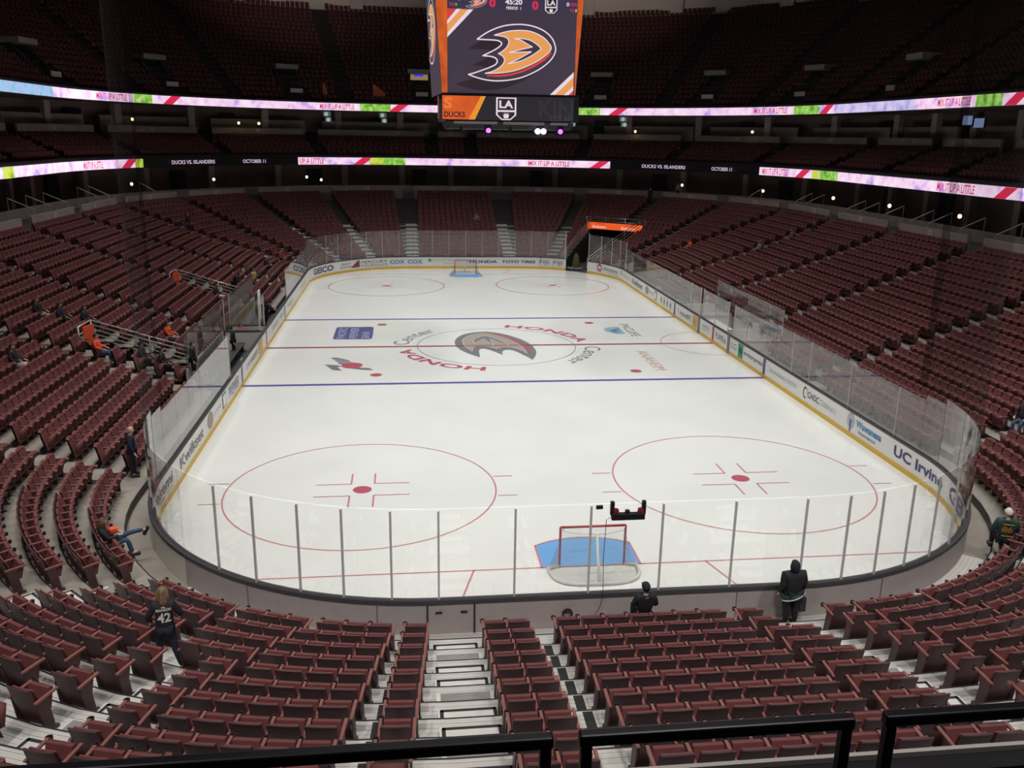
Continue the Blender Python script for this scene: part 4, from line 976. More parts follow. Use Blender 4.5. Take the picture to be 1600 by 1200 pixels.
# upper deck
def upper(b):
    for k in range(NUP): sweep(b, [(UP_D(k), UP_Z(k-1) if k else 14.1), (UP_D(k), UP_Z(k)), (UP_D(k+1), UP_Z(k))], *VIS, 1.3)
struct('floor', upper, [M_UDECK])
struct('wall_upper_fascia', lambda b: (sweep(b, [(18.0, 13.9), (18.0, 14.85), (18.12, 14.85), (18.12, 13.9)], *VIS, .9, closed=True), sweep(b, [(18.12, 14.4), (18.9, 14.4)], *VIS, 1.2)), [M_BLACK])
UTD = UP_D(NUP); UTZ = UP_Z(NUP-1)
struct('wall_top', lambda b: sweep(b, [(UTD, UTZ), (UTD, 34)], *VIS, 1.5), [M_TOPW])
for i, S in enumerate([sC1(66), sC1(44), sC1(26), sC1(8), sC2(3), sC2(17), sC2(31), sC2(48), sC2(66)]):
    b = MB(); pillars(b, UTD-.4, UTZ-1.0, 34, 1.5, .8, [S]); tag(b.build('trim_%d' % (81+i), M_TOPW), kind='structure')
struct('ceiling', lambda b: b.quad([(-70,-70,34), (70,-70,34), (70,80,34), (-70,80,34)]), [M_BLACK])
# near balcony the viewer stands on
def balc(b):
    b.box((-2, -49.95, 8.93), (30, 7.0, .25)); b.box((-2, -46.42, 9.03), (30, .10, .45)); b.box((-2, -47.6, 7.5), (30, .3, 2.7))
struct('floor', balc, [M_BLACK])
bal = MB(); bal.box((-2, -46.37, 9.27), (30, .022, .025)); o_ = bal.build('trim_99', mat('pale_nosing', (.55,.53,.5), .5)); tag(o_, kind='structure')
def near_rail(x0, x1, zt, lab):
    t = thing('guard_rail', lab, 'railing')
    y = -47.3
    b = MB(); b.box(((x0+x1)/2, y, zt), (x1-x0, .034, .036)); b.build('top_rail', M_BLKRAIL, t, bevel=.006)
    b = MB(); b.box(((x0+x1)/2, y, zt-.92), (x1-x0, .03, .03)); b.build('bottom_rail', M_BLKRAIL, t)
    for x in (x0+.02, x1-.02):
        b = MB(); b.box((x, y, zt-.45), (.03, .03, .9)); b.build('rail_post', M_BLKRAIL, t, bevel=.004)
ZR = 10.18
near_rail(-7.6, -4.70, ZR, 'black guard rail panel at the bottom left foreground')
near_rail(-4.63, -3.86, ZR, 'black guard rail panel in the middle foreground')
near_rail(-3.77, -1.2, ZR, 'black guard rail panel at the bottom right foreground')
# ---------------------------------------------------------------- LED ribbons
def ribbon(D, z0, z1, segs, texts, patches, lab):
    f = ringlen_map(D); t = thing('led_ribbon', lab, 'LED ribbon board')
    for a, b, m in segs:
        mb = MB(); sweep(mb, [(D-.09, z0), (D-.09, z1), (D-.01, z1), (D-.01, z0)], f(a), f(b), .8, closed=True, caps=True); mb.build('led_panel', m, t, fix=False)
    for s, a, b, m, hh in texts:
        put_text('led_lettering', s, b-a, hh, lambda x, y, c=(a+b)/2: (*bp(f(c+x), D-.20)[0], (z0+z1)/2+y), m, t, bold=.012)
    for pts, c, m in patches:
        mb = MB(); put_poly(mb, pts, lambda x, y, c=c: (*bp(f(c+x), D-.165)[0], (z0+z1)/2+y)); mb.build('led_patch', m, t, fix=False)
h = .36
def pr(w_): return [(-w_/2,-h), (0,-h), (w_/2,-h), (w_/2,h), (0,h), (-w_/2,h)]
slash = [(-1.2,-h), (-.1,-h), (.4,0), (.9,h), (-.2,h), (-.7,0)]
MIX = 'MIX IT UP A LITTLE'
fx = ringlen_map
ribbon(18, 8.5, 9.22, [(0.0,34.2,L_PINK), (51.6,85.2,L_PINK), (102.5,158,L_PINK)],
       [(MIX,26,28.9,L_TXT,.55), ('UP A LITTLE',51.7,54.3,L_TXT,.55), (MIX,76.3,80.8,L_TXT,.5), (MIX,103,106.3,L_TXT,.55), (MIX,128.2,132.3,L_TXT,.55), ('DUCKS VS. ISLANDERS',37.6,42.5,L_WTXT,.34), ('OCTOBER 11',45.6,48.05,L_WTXT,.34), ('DUCKS VS. ISLANDERS',88.8,93.7,L_WTXT,.34), ('OCTOBER 11',96.75,99.2,L_WTXT,.34)],
       [(slash,32.6,L_RED), (pr(1.0),33.7,L_YG), (pr(1.6),13.0,L_YG), (slash,58.6,L_RED), (pr(1.5),59.9,L_YG), (pr(2.3),61.8,L_GRN), (slash,84.2,L_RED), (slash,108.5,L_RED), (pr(1.2),110.3,L_YG), (pr(2.8),112.4,L_GRN), (slash,135.4,L_RED)], 'lower ring of pink and white LED ribbon boards above the lower bowl')
ribbon(18, 13.95, 14.66, [(0,22.5,L_CYAN), (22.5,66.3,L_PINK), (66.3,86.5,L_PINK), (86.5,112,L_PINK), (112,124,L_WHITE), (124,158,L_PINK)],
       [(MIX,29,32.9,L_TXT,.5), (MIX,54.1,57.7,L_TXT,.5), (MIX,101.3,105.4,L_TXT,.5), (MIX,126.9,130.5,L_TXT,.5)],
       [(pr(2.2),34.9,L_GRN), (slash,38.4,L_RED), (pr(3.2),59.9,L_GRN), (slash,62.5,L_RED), (pr(3.4),82.2,L_GRN), (slash,86.0,L_RED), (pr(3.5),108,L_GRN), (slash,111,L_RED), (pr(2.6),132.3,L_GRN), (slash,135,L_RED)], 'upper ring of pink and white LED ribbon boards below the upper deck')
# ---------------------------------------------------------------- upper deck portals
PL = ['leftmost', 'second from left', 'third from left', 'lit one just left of the scoreboard', 'first right of the scoreboard', 'second right of the scoreboard', 'third right of the scoreboard', 'rightmost']
for i, S in enumerate(PORT):
    p, n = bp(S, 20.6); ang = math.atan2(n.y, n.x)-PI/2
    t = thing('stair_portal', 'grey walled entrance portal in the dark upper deck, %s' % PL[i], 'portal', (p.x, p.y, 15.2), ang)
    b = MB(); b.box((0, 3.3, 1.7), (2.1, .1, 2.8)); b.build('opening', M_BLACK if i != 3 else mat('lit_doorway', (.75,.50,.22), emit=.45), t)
    b = MB(); b.box((0, 2.6, 3.1), (2.4, 2.0, .45)); b.build('lintel', M_WALL, t)
    for sx in (-1.1, 1.1): b = MB(); b.prism([(0,.2),(3.4,.2),(3.4,3.1),(2.6,3.1)], lambda y, z, c, sx=sx: (sx+c, y, z), .2); b.build('side_wall', M_CONCD, t)
    b = MB(); b.box((.3, -.2, .65), (1.3, .12, .42)); b.build('front_panel', mat('pale_front_panel', (.80,.72,.68), .7), t)
    b = MB()
    for zz in (1.25, 1.5): b.tube([(-.3,-.2,zz), (.95,-.2,zz)], .02, 6)
    b.build('handrail', M_STEEL, t)
t = thing('monitor', 'small blue lit monitor inside the portal left of the scoreboard', 'screen', (*bp(PORT[3], 23.2)[0], 18.1), 0)
b = MB(); b.box((0,0,0), (1.0,.08,.5)); b.build('screen_face', mat('deep_blue_screen', (.03,.05,.95), emit=1.0), t)
for i, (u, dz) in enumerate(((590, 0), (513, 0))):
    S = px_ring_S(19.5, 15.8, u); p, n = bp(S, 19.5); b = MB(); b.prism([(0,0),(1.3 if i == 0 else .45,0),(1.3 if i == 0 else .45,.35),(.2,1.2),(0,1.2)], lambda x, z, c: (p.x+x-.5, p.y+c, 15.5+z), .08)
    tag(b.build('safety_flag', mat('dim_orange_cloth', (.55,.11,.04), .7)), 'orange %s on the front rows of the upper deck left of the scoreboard' % ('cloth banner' if i == 0 else 'narrow cloth'), 'banner')

# ---------------------------------------------------------------- scoreboard
X0, X1, YF = -2.93, 3.47, -3.25
sb = thing('scoreboard', 'large hanging centre scoreboard with lit screens showing the home team emblem', 'scoreboard', (0, 0, 0))
XC = (X0+X1)/2
b = MB(); b.box((XC, 0, 17.6), (6.5, 6.3, 8.0)); b.build('core_housing', M_BLACK, sb)
b = MB(); b.box((XC, 0, 13.02), (6.86, 6.86, 1.22)); b.build('lower_housing', M_BLACK, sb)
b = MB(); b.box((XC, 0, 12.2), (6.2, 6.2, .35), taper=1.05)
for k in range(-2, 3): b.box((XC+k*1.25, -2.9, 12.15), (.12, .5, .5))
b.build('underside_truss', M_BLACK, sb)
for a, c in ((-2.6,-.4), (-.1,2.0), (2.3,3.2)):
    b = MB(); b.box((XC+(a+c)/2-.3, -3.35, 12.32), (c-a, .05, .13)); b.build('underside_panel', M_PIL, sb)
def face(o, ex, name):
    return
def fr_(x, z, h=0.): return (x, YF-.03-h, z)
b = MB(); b.quad([fr_(X0,13.72), fr_(X1,13.72), fr_(X1,21.4), fr_(X0,21.4)]); b.build('front_screen', L_SCR, sb, fix=False)
b = MB(); b.box((XC,YF-.03,13.66), (6.9,.12,.14)); b.build('frame', M_BLACK, sb)
# side screen and tapered corner strips
b = MB(); yl = lambda z: -3.05+(z-13.7)*.045
for sx, XE in ((-1, X0), (1, X1)):
    dxb, dxt = (.26, .78) if sx < 0 else (.10, .62)
    b.quad([(XE, YF-.02, 13.72), (XE+sx*dxb, -2.98, 13.72), (XE+sx*dxt, -2.7, 21.4), (XE, YF-.02, 21.4)])
b.build('corner_strip', L_ORG, sb, fix=False)
def sidep(y, z, h=0.):
    t = (z-13.72)/7.68; a = X0-.27-.52*t; c = -3.52-.43*t; u = (y+2.95)/6.05
    return (a+(c-a)*u-h, y, z)
b = MB(); b.quad([sidep(-2.95,13.72), sidep(3.1,13.72), sidep(3.1,21.4), sidep(-2.75,21.4)]); b.build('side_screen', L_SCR, sb, fix=False)
b = MB(); b.quad([(X1+.12,-2.95,13.72), (X1+.3,3.1,13.72), (X1+.8,3.1,21.4), (X1+.64,-2.7,21.4)]); b.build('side_screen', L_SCR, sb, fix=False)
duck_logo(sb, lambda x, y, h: sidep(.1-x*.0034, 16.9+y*.0034, .01+h), (L_SCR, L_WH, L_LOGO, L_LRED), .01, stroke=22)
def scr(px, py):   # position on the front screen plane from screen layout units
    cx = (px-660)*5.455; cy = py*5.455
    return (X0+(cx-210)/1085*6.4, 17.62-((cy-(cx-210)*.017)-95)/680*3.9)
def lg(x, y, h):
    q = scr(730+(x+730)/10.667, 30+(550-y)/10.667); return fr_(q[0], q[1], .01+h)
duck_logo(sb, lg, (L_SCR, L_WH, L_LOGO, L_LRED), .006, stroke=20, shadow=L_SCRD)
def spoly(pts, m, nm='screen_graphic', h=.01):
    b = MB(); put_poly(b, [scr(*p) for p in pts], lambda x, z: fr_(x, z, h)); b.build(nm, m, sb, fix=False)
cp = lambda x, y: (660+x/5.455, y/5.455)
spoly([cp(210,95), cp(290,96), cp(210,190)], L_LRED); spoly([cp(290,96), cp(325,97), cp(210,222), cp(210,190)], L_WH); spoly([cp(325,97), cp(388,98), cp(210,290), cp(210,222)], L_LOGO); spoly([cp(388,98), cp(430,99), cp(210,325), cp(210,290)], L_WH)
spoly([cp(1285,598), cp(1285,640), cp(1125,790), cp(1082,790)], L_WH); spoly([cp(1285,640), cp(1285,715), cp(1205,790), cp(1125,790)], L_LOGO); spoly([cp(1285,715), cp(1285,752), cp(1245,790), cp(1205,790)], L_WH); spoly([cp(1285,752), cp(1285,790), cp(1245,790)], L_LRED)
spoly([cp(210,92), cp(1300,128), cp(1300,134), cp(210,98)], L_DIM); spoly([cp(210,-60), cp(1300,-30), cp(1300,128), cp(210,92)], mat('led_panel_purple', (.05,.04,.085), emit=1.0), h=.006)
for a in ((350,90,385,0), (640,98,668,10), (885,105,855,10), (1178,118,1150,55)): spoly([cp(a[0],a[1]), cp(a[0]+5,a[1]), cp(a[2]+5,a[3]), cp(a[2],a[3])], L_DIM, h=.012)
def stext(s, x0, x1, y0, y1, m, bold=.02, sl=0.):
    q0 = scr(*cp(x0, y1)); q1 = scr(*cp(x1, y0)); cx_, cz_ = (q0[0]+q1[0])/2, (q0[1]+q1[1])/2
    put_text('screen_lettering', s, abs(q1[0]-q0[0]), abs(q1[1]-q0[1]), lambda x, y: fr_(cx_+x, cz_+y, .02), m, sb, bold=bold)
stext('45:20', 690, 832, 18, 58, L_WH, .03); stext('PERIOD  1', 700, 822, 76, 98, L_WH, .02); stext('0', 556, 610, 12, 82, L_RED, .05); stext('0', 914, 968, 28, 98, L_RED, .05)
stext('SOG', 226, 280, 5, 28, L_RED); stext('0', 296, 318, 5, 32, L_WH); stext('TO', 226, 268, 52, 76, L_RED); stext('0', 274, 292, 54, 76, L_YG); stext('0', 1204, 1228, 36, 66, L_WH); stext('SOG', 1240, 1296, 40, 64, L_RED); stext('TO', 1232, 1272, 88, 112, L_RED); stext('1', 1280, 1292, 88, 112, L_YG)
stext('courtesy', 225, 320, 768, 776, L_DIM, 0)
lgs = lambda x, y, h: fr_(*[scr(660+(450+x*.12)/5.455, (40-y*.11)/5.455)[k] for k in (0,1)], .012+h)
duck_logo(sb, lgs, (L_SCRD, L_WH, mat('led_salmon', (1,.35,.25), emit=1.0), L_LRED), .004, stroke=18)
def shmap(cx, cy, w_, h_): return lambda x, y, hh: fr_(*scr(*cp(cx+x*w_, cy-y*h_)), .012+hh)
shield(sb, shmap(1075, 65, 104, 120), (L_WH, L_SCRD), .004)
# lower ring screen
def lo(px_, z, h=0.): return (X0+((px_)-210)/1085*6.4, -3.47-h, z)
zz = lambda cy: 13.60-(cy-822)/186*1.15
b = MB(); b.quad([lo(165,zz(1008)), lo(1290,zz(1008)), lo(1290,zz(822)), lo(165,zz(822))]); b.build('lower_screen', mat('led_near_black', (.018,.016,.022), emit=1.0), sb, fix=False)
b = MB(); b.quad([lo(165,zz(1006),.01), lo(440,zz(1006),.01), lo(530,zz(824),.01), lo(165,zz(824),.01)]); b.build('lower_graphic', mat('led_flat_orange', (.90,.12,.015), emit=1.0, var=.25, vscale=.7), sb, fix=False)
b = MB(); b.quad([lo(440,zz(1006),.012), lo(385,zz(1006),.012), lo(490,zz(824),.012), lo(532,zz(824),.012)]); b.build('lower_graphic', mat('led_amber', (1,.36,.03), emit=1.0), sb, fix=False)
put_text('lower_lettering', 'DUCKS', 1.05, .27, lambda x, y: (lo(268,0)[0]+x, -3.50, zz(968)+y), L_SCRD, sb, bold=.03)
put_text('lower_lettering', 'S', .42, .55, lambda x, y: (lo(212,0)[0]+x, -3.49, zz(880)+y), mat('led_pale_orange', (1,.25,.04), emit=1.0), sb, bold=.04)
put_text('lower_lettering', 'LOS AN', 1.15, .27, lambda x, y: (lo(1185,0)[0]+x, -3.50, zz(985)+y), L_DIM, sb, bold=.02)
put_text('lower_lettering', 'KIN', 1.75, .85, lambda x, y: (lo(1135,0)[0]+x, -3.49, zz(915)+y), L_DIM2, sb, bold=.03)
shield(sb, lambda x, y, hh: (lo(706,0)[0]+x*1.02, -3.49-hh, zz(918)+y*1.08), (L_WH, L_SCRD), .004)
b = MB(); b.box((X0-.46, -3.3, 13.02), (.05, .35, 1.1)); b.build('lower_corner', mat('led_dim_salmon', (.25,.09,.07), emit=.8), sb)
# purple lamps under the scoreboard
for (px_, nm, m, lab) in ((560, 1, L_PURP, 'round purple spotlight under the left half of the scoreboard'), (1010, 2, L_PURPW, 'pair of glaring white purple spotlights under the scoreboard'), (1185, 1, L_PURP, 'dim magenta spotlight under the right end of the scoreboard')):
    t = thing('spotlight', lab, 'spotlight', (lo(px_, 0)[0], -3.2, 11.95))
    b = MB(); b.box((0,.15,0), (.42 if nm == 2 else .3,.3,.5)); b.build('housing', M_BLACK, t, bevel=.03)
    for k in range(nm):
        b = MB(); x = (-.14+.30*k) if nm == 2 else 0; b.prism(disc(.14 if nm == 2 else .12, 16), lambda a, c, d, x=x: (x+a, -.05-d, c), .05); b.build('lens', m, t)
# stage lights below the upper ribbon
for i, (u, v_) in enumerate(((508, 181), (597, 184), (893, 188), (978, 191))):
    S = px_ring_S(18.5, 13.3, u); p, n = bp(S, 17.7)
    t = thing('stage_light', 'silver double stage light hung below the upper ribbon, %s from the left' % ORD[i], 'stage light', (p.x, p.y, 13.3))
    b = MB(); b.box((0,.1,.25), (.75,.35,.5)); b.box((.12,.1,-.3), (.6,.35,.45)); b.build('housing', mat('self_lit_silver_shell', (.45,.55,.52), .5, emit=.18), t, bevel=.05)  # housing itself emits a little, so its brightness is painted in
    for x, z in ((-.05,.25), (.15,-.3)):
        b = MB(); b.prism(disc(.2, 12), lambda a, c, d: (x+a, -.1-d, z+c), .03); b.build('lens', L_SPOT, t)
# small warm wall lamps
LAMPS = [(207,286,17.5,'on the left concourse under the pink ribbon'),(208,185,22.5,'on the left club level'),(375,191,22.5,'on the club level left of the stage lights'),(402,191,22.5,'larger one on the club level'),(333,279,17.5,'left of the far end seats'),(478,275,17.5,'at the head of the far left aisle'),(503,279,17.5,'second one at the head of the far left aisle'),(995,204,22.5,'club level right of the scoreboard'),(1176,205,22.5,'club level further right'),(1066,288,17.5,'above the far right corner'),(1192,297,17.5,'at the start of the right concourse'),(1303,308,17.5,'right concourse, first beyond the handrails'),(1391,320,17.5,'right concourse, middle'),(1501,337,17.5,'right concourse, rightmost')]
for u, v_, D, lab in LAMPS:
    # find the height on ring D whose image row is v_
    z = 7.4 if D < 20 else 12.55
    S = px_ring_S(D, z, u); p, n = bp(S, D); 
    for zt in np.arange(z-1.2, z+1.2, .05):
        q = project((p.x, p.y, zt))
        if abs(q[1]-v_) < 2.2: z = zt; break
    t = thing('wall_lamp', 'small glowing warm lamp, '+lab, 'lamp', (p.x, p.y, z))
    b = MB(); b.lathe([(.0,.16),(.10,.12),(.13,0),(.08,-.1),(0,-.12)], (0,0,0), 10); b.build('lamp_globe', L_WARM, t, smooth=True)
    b = MB(); b.tube([(0,0,.12),(0,0,.3),(n.x*.3,n.y*.3,.3)], .02, 6); b.build('bracket', M_BLACK, t)
t = thing('television', 'pair of blue lit televisions under the upper ribbon at far right', 'television', (*bp(px_ring_S(23.5, 13.2, 1522), 23.5)[0], 13.25), R_(60))
for k in (-1, 1):
    b = MB(); b.box((k*.7,0,-k*.1), (1.25,.1,.75)); o = b.build('television_case', M_BLACK, t); b = MB(); b.box((k*.7,-.06,-k*.1), (1.15,.02,.65)); b.build('screen_face', L_TV, t)
    t.rotation_euler = (0,0,math.atan2(*reversed(bp(px_ring_S(23.5,13.2,1522))[1]))-PI/2)
# stair handrails on the walkway behind the lower bowl
HR = [(60,304,'l'),(32,312,'l'),(86,307,'l'),(138,299,'l'),(155,295,'l'),(228,290,'l'),(1256,308,'r'),(1273,311,'r'),(1337,321,'r'),(1359,323,'r'),(1396,330,'r'),(1441,338,'r'),(1469,344,'r'),(1520,353,'r'),(1578,361,'r'),(1180,301,'r')]
for i, (u, v_, sd) in enumerate(HR):
    S = px_ring_S(17.2, 6.9, u); p, n = bp(S, 16.4); q, _ = bp(S, 18.0)
    t = thing('stair_handrail', 'short pale handrail on the walkway behind the %s stand, %s one from the %s' % ('left' if sd == 'l' else 'right', ORD[[1,0,2,3,4,5][i] if i < 6 else (i-5 if i < 15 else 0)], 'left edge' if sd == 'l' else 'far end'), 'handrail')
    b = MB(); b.tube([(p.x,p.y,6.55),(q.x,q.y,7.25)], .03, 6); b.build('rail_bar', M_RAILW, t)
    b = MB(); b.tube([(p.x,p.y,5.65),(p.x,p.y,6.55)], .02, 6); b.build('rail_post', M_RAILW, t)
    b = MB(); b.tube([(q.x,q.y,5.65),(q.x,q.y,7.25)], .02, 6); b.build('rail_post', M_RAILW, t)
# section number signs
k = 0
for a, c in zip([VIS[0]]+NOTCH[1:-1], NOTCH[1:-1]+[VIS[1]]):
    k += 1; S = (a+c)/2; p, n = bp(S, WD-.03); ang = math.atan2(n.y, n.x)-PI/2
    t = thing('section_sign', 'pale number sign above the %s lower block, clockwise from the near left' % ORD[min(k-1, 19)], 'sign', (p.x, p.y, 6.2), ang)
    b = MB(); b.box((0,-.01,0), (.55,.03,.32)); b.build('plate', M_SIGN, t); put_text('number', str(226-k if k < 10 else 200+k), .36, .18, lambda x, y: (x, -.035, y), M_BLACK, t)
mb = MB(); o = None
PCLUB = [(a+c)/2 for a, c in zip([VIS[0]]+AIS, AIS+[VIS[1]])]
for i, S in enumerate(PCLUB):
    p, n = bp(S, 22.96); t = thing('section_sign', 'tiny pale number sign on the club level wall, %s clockwise from the near left' % ORD[min(i, 19)] if i < 20 else 'tiny pale number sign on the club level wall, last one at the near right', 'sign', (p.x, p.y, 11.8), math.atan2(n.y, n.x)-PI/2)
    b = MB(); b.box((0,-.01,0), (.5,.03,.28)); b.build('plate', M_SIGN, t); put_text('number', str(300+i*2), .34, .16, lambda x, y: (x, -.035, y), M_BLACK, t)

# ---------------------------------------------------------------- benches and penalty boxes
def slab(name, label, cat, box_list, m, bev=.01):
    t = thing(name, label, cat)
    for nm, c, s_, mm in box_list:
        b = MB(); b.box(c, s_); b.build(nm, mm, t, bevel=bev)
    return t
for y0, y1, lab in ((-9.6, -1.3, 'nearer'), (.6, 8.9, 'farther')):
    slab('player_bench', 'long dark player bench behind the left boards, the %s one' % lab, 'bench', [('seat', (-14.1,(y0+y1)/2,.62), (.42,y1-y0,.06), M_CAP), ('leg', (-14.1,y0+.3,.4), (.3,.08,.42), M_METAL), ('leg', (-14.1,y1-.3,.4), (.3,.08,.42), M_METAL), ('leg', (-14.1,(y0+y1)/2,.4), (.3,.08,.42), M_METAL), ('bench_floor', (-13.95,(y0+y1)/2,.13), (1.85,y1-y0,.14), mat('dark_bench_mat', (.05,.055,.06), .8))], M_CAP)
    t = thing('bench_back_screen', 'glass screen with a white lower panel behind the %s player bench' % lab, 'glass screen')
    b = MB(); b.box((-15.03,(y0+y1)/2,.68), (.06,y1-y0,1.3)); b.build('lower_panel', M_BOARD, t)
    b = MB(); b.box((-14.985,(y0+y1)/2+.4,1.05), (.02,(y1-y0)*.8,.55)); b.build('advert_panel', mat('pale_grey_panel', (.42,.41,.40), .5) if lab == 'nearer' else mat('dull_yellow_panel', (.48,.42,.10), .6), t)
    put_text('panel_lettering', 'ORANGE COUNTY' if lab == 'nearer' else 'UNITED', (y1-y0)*.6, .3, lambda x, y: (-14.97, (y0+y1)/2+.4+x, 1.05+y), I_DK, t)
    n = 5
    for k in range(n):
        b = MB(); a = y0+(y1-y0)*k/n; c = y0+(y1-y0)*(k+1)/n; b.box((-15.03,(a+c)/2,2.1), (.014,c-a-.02,1.5)); b.build('glass_pane', M_GLASS, t)
for y, lab in ((-1.15, 'nearer'), (.4, 'farther')):
    t = thing('bench_divider', 'white and glass divider between the player benches, the %s one' % lab, 'divider')
    b = MB(); b.box((-14.0,y,.65), (1.9,.07,1.1)); b.build('lower_panel', M_BOARD, t); b = MB(); b.box((-14.0,y,1.24), (1.95,.1,.07)); b.build('top_cap', M_CAP, t)
    b = MB(); b.box((-14.0,y,2.1), (1.9,.014,1.65)); b.build('glass_pane', M_GLASS, t)
    for x in (-13.1, -14.95): b = MB(); b.box((x,y,2.1), (.06,.06,1.7)); b.build('divider_post', M_RAILW, t)
b = MB(); b.box((-13.55,1.9,2.1), (.05,.75,1.7)); tag(b.build('white_door_panel', M_WHITE), 'tall white panel standing between the two player benches', 'panel')
slab('penalty_box', 'white penalty box bench area behind the right boards', 'bench', [('seat', (14.3,-3.0,.6), (.4,2.6,.06), M_BOARD), ('seat', (14.3,4.2,.6), (.4,2.6,.06), M_BOARD), ('scorer_table', (13.6,.6,.95), (.6,3.2,.05), M_BOARD), ('back_panel', (15.2,.7,.7), (.06,10.6,1.3), M_BOARD), ('side_panel', (14.1,-4.62,.65), (2.1,.06,1.2), M_BOARD), ('side_panel', (14.1,6.0,.65), (2.1,.06,1.2), M_BOARD), ('divider', (14.1,-1.9,.65), (2.0,.06,1.2), M_BOARD), ('divider', (14.1,2.8,.65), (2.0,.06,1.2), M_BOARD), ('box_floor', (14.1,.7,.13), (2.0,10.5,.14), mat('pale_box_mat', (.33,.32,.31), .7))], M_BOARD)
t = thing('penalty_back_screen', 'tall glass screen behind the penalty boxes on the right', 'glass screen')
for k in range(6):
    b = MB(); a = -4.4+1.73*k; b.box((15.25,a+.86,2.1), (.014,1.70,1.45)); b.build('glass_pane', M_GLASS, t)
for y in (-4.4, 6.0): b = MB(); b.box((15.25,y,2.1), (.05,.04,1.5)); b.build('screen_post', M_RAILW, t)
b = MB(); b.box((14.7,3.2,1.9), (.5,.9,.5)); b.tube([(14.7,3.2,.2),(14.7,3.2,1.7)], .04, 8); tag(b.build('timing_console', M_BLACK, bevel=.03), 'dark equipment case on a stand inside the right side boxes', 'equipment')
# seats' clutter beside the far tunnel: ice machine traffic cone and cloth
t = thing('folded_tarpaulin', 'crumpled yellow and grey tarpaulin inside the far right tunnel mouth', 'tarpaulin', (*bp(sC2(36), 1.6)[0], 0))
b = MB(); b.lathe([(.45,0),(.38,.5),(.25,1.1),(.12,1.4),(0,1.45)], (0,0,0), 9); b.build('yellow_sheet', mat('dull_yellow_sheet', (.11,.10,.04), .8, bump=.6), t)
b = MB()
for k in range(9): b.box((random.uniform(-.8,1.2), random.uniform(-.9,.1), .1), (.3,.2,.18), 0, Matrix.Rotation(random.uniform(0,3), 3, 'Z'))
b.build('grey_sheet', mat('grey_sheet', (.30,.30,.29), .8), t, bevel=.04)

# ---------------------------------------------------------------- people
def skin_mesh(name, nodes, edges, m, parent=None, sub=1, root=0):
    """nodes: list of (pos, radius or (rx,ry))"""
    me = bpy.data.meshes.new(name); me.from_pydata([n[0] for n in nodes], edges, [])
    o = bpy.data.objects.new(name, me); C.objects.link(o)
    sk = o.modifiers.new('skin', 'SKIN'); 
    for i, n in enumerate(nodes):
        r = n[1]; me.skin_vertices[0].data[i].radius = (r, r) if not isinstance(r, tuple) else r
        me.skin_vertices[0].data[i].use_root = (i == root)
    s = o.modifiers.new('sub', 'SUBSURF'); s.levels = sub; s.render_levels = sub
    dg = bpy.context.evaluated_depsgraph_get(); dg.update(); m2 = bpy.data.meshes.new_from_object(o.evaluated_get(dg)); m2.name = name
    bpy.data.objects.remove(o); o = bpy.data.objects.new(name, m2); C.objects.link(o)
    m2.materials.clear(); m2.materials.append(m); m2.polygons.foreach_set('use_smooth', [True]*len(m2.polygons)); m2.polygons.foreach_set('material_index', [0]*len(m2.polygons))
    if parent: o.parent = parent
    return o
SK = mat('skin', (.52,.30,.22), .55); SKP = mat('pale_skin', (.60,.38,.29), .55)
POSES = {
 'stand': dict(pel=(0,0,.93), chest=(0,.01,1.30), neck=(0,.0,1.46), head=(0,.02,1.60), hipz=.90, knee=((-.11,.02,.50),(.11,.02,.50)), ank=((-.12,-.02,.09),(.12,-.02,.09)), elb=((-.27,-.03,1.14),(.27,-.03,1.14)), wr=((-.28,.08,.90),(.28,.08,.90)), toe=(0,.16)),
 'walk':  dict(pel=(0,0,.93), chest=(0,.05,1.30), neck=(0,.06,1.46), head=(0,.09,1.60), hipz=.90, knee=((-.13,.13,.50),(.14,-.05,.50)), ank=((-.20,.15,.09),(.24,-.16,.12)), elb=((-.30,.02,1.15),(.30,.02,1.15)), wr=((-.24,.20,1.00),(.26,.22,1.05)), toe=(0,.16)),
 'sit':   dict(pel=(0,.12,.50), chest=(0,.02,.88), neck=(0,.0,1.05), head=(0,.03,1.19), hipz=.50, knee=((-.12,.56,.50),(.12,.56,.50)), ank=((-.13,.58,.09),(.13,.58,.09)), elb=((-.28,.05,.74),(.28,.05,.74)), wr=((-.2,.34,.66),(.2,.34,.66)), toe=(0,.16)),
 'lounge':dict(pel=(0,.10,.50), chest=(0,-.06,.84), neck=(0,-.06,1.0), head=(0,-.02,1.14), hipz=.50, knee=((-.12,.56,.62),(.12,.52,.56)), ank=((-.10,1.0,.62),(.14,.62,.12)), elb=((-.28,.02,.72),(.28,.05,.72)), wr=((-.14,.34,.72),(.14,.32,.74)), toe=(.05,.12)),
 'lean':  dict(pel=(0,0,.93), chest=(0,.20,1.24), neck=(0,.32,1.36), head=(0,.40,1.46), hipz=.90, knee=((-.12,.03,.50),(.12,-.02,.50)), ank=((-.13,-.05,.09),(.13,-.08,.09)), elb=((-.25,.32,1.02),(.25,.32,1.02)), wr=((-.16,.52,1.02),(.16,.52,1.02)), toe=(0,.16)),
}
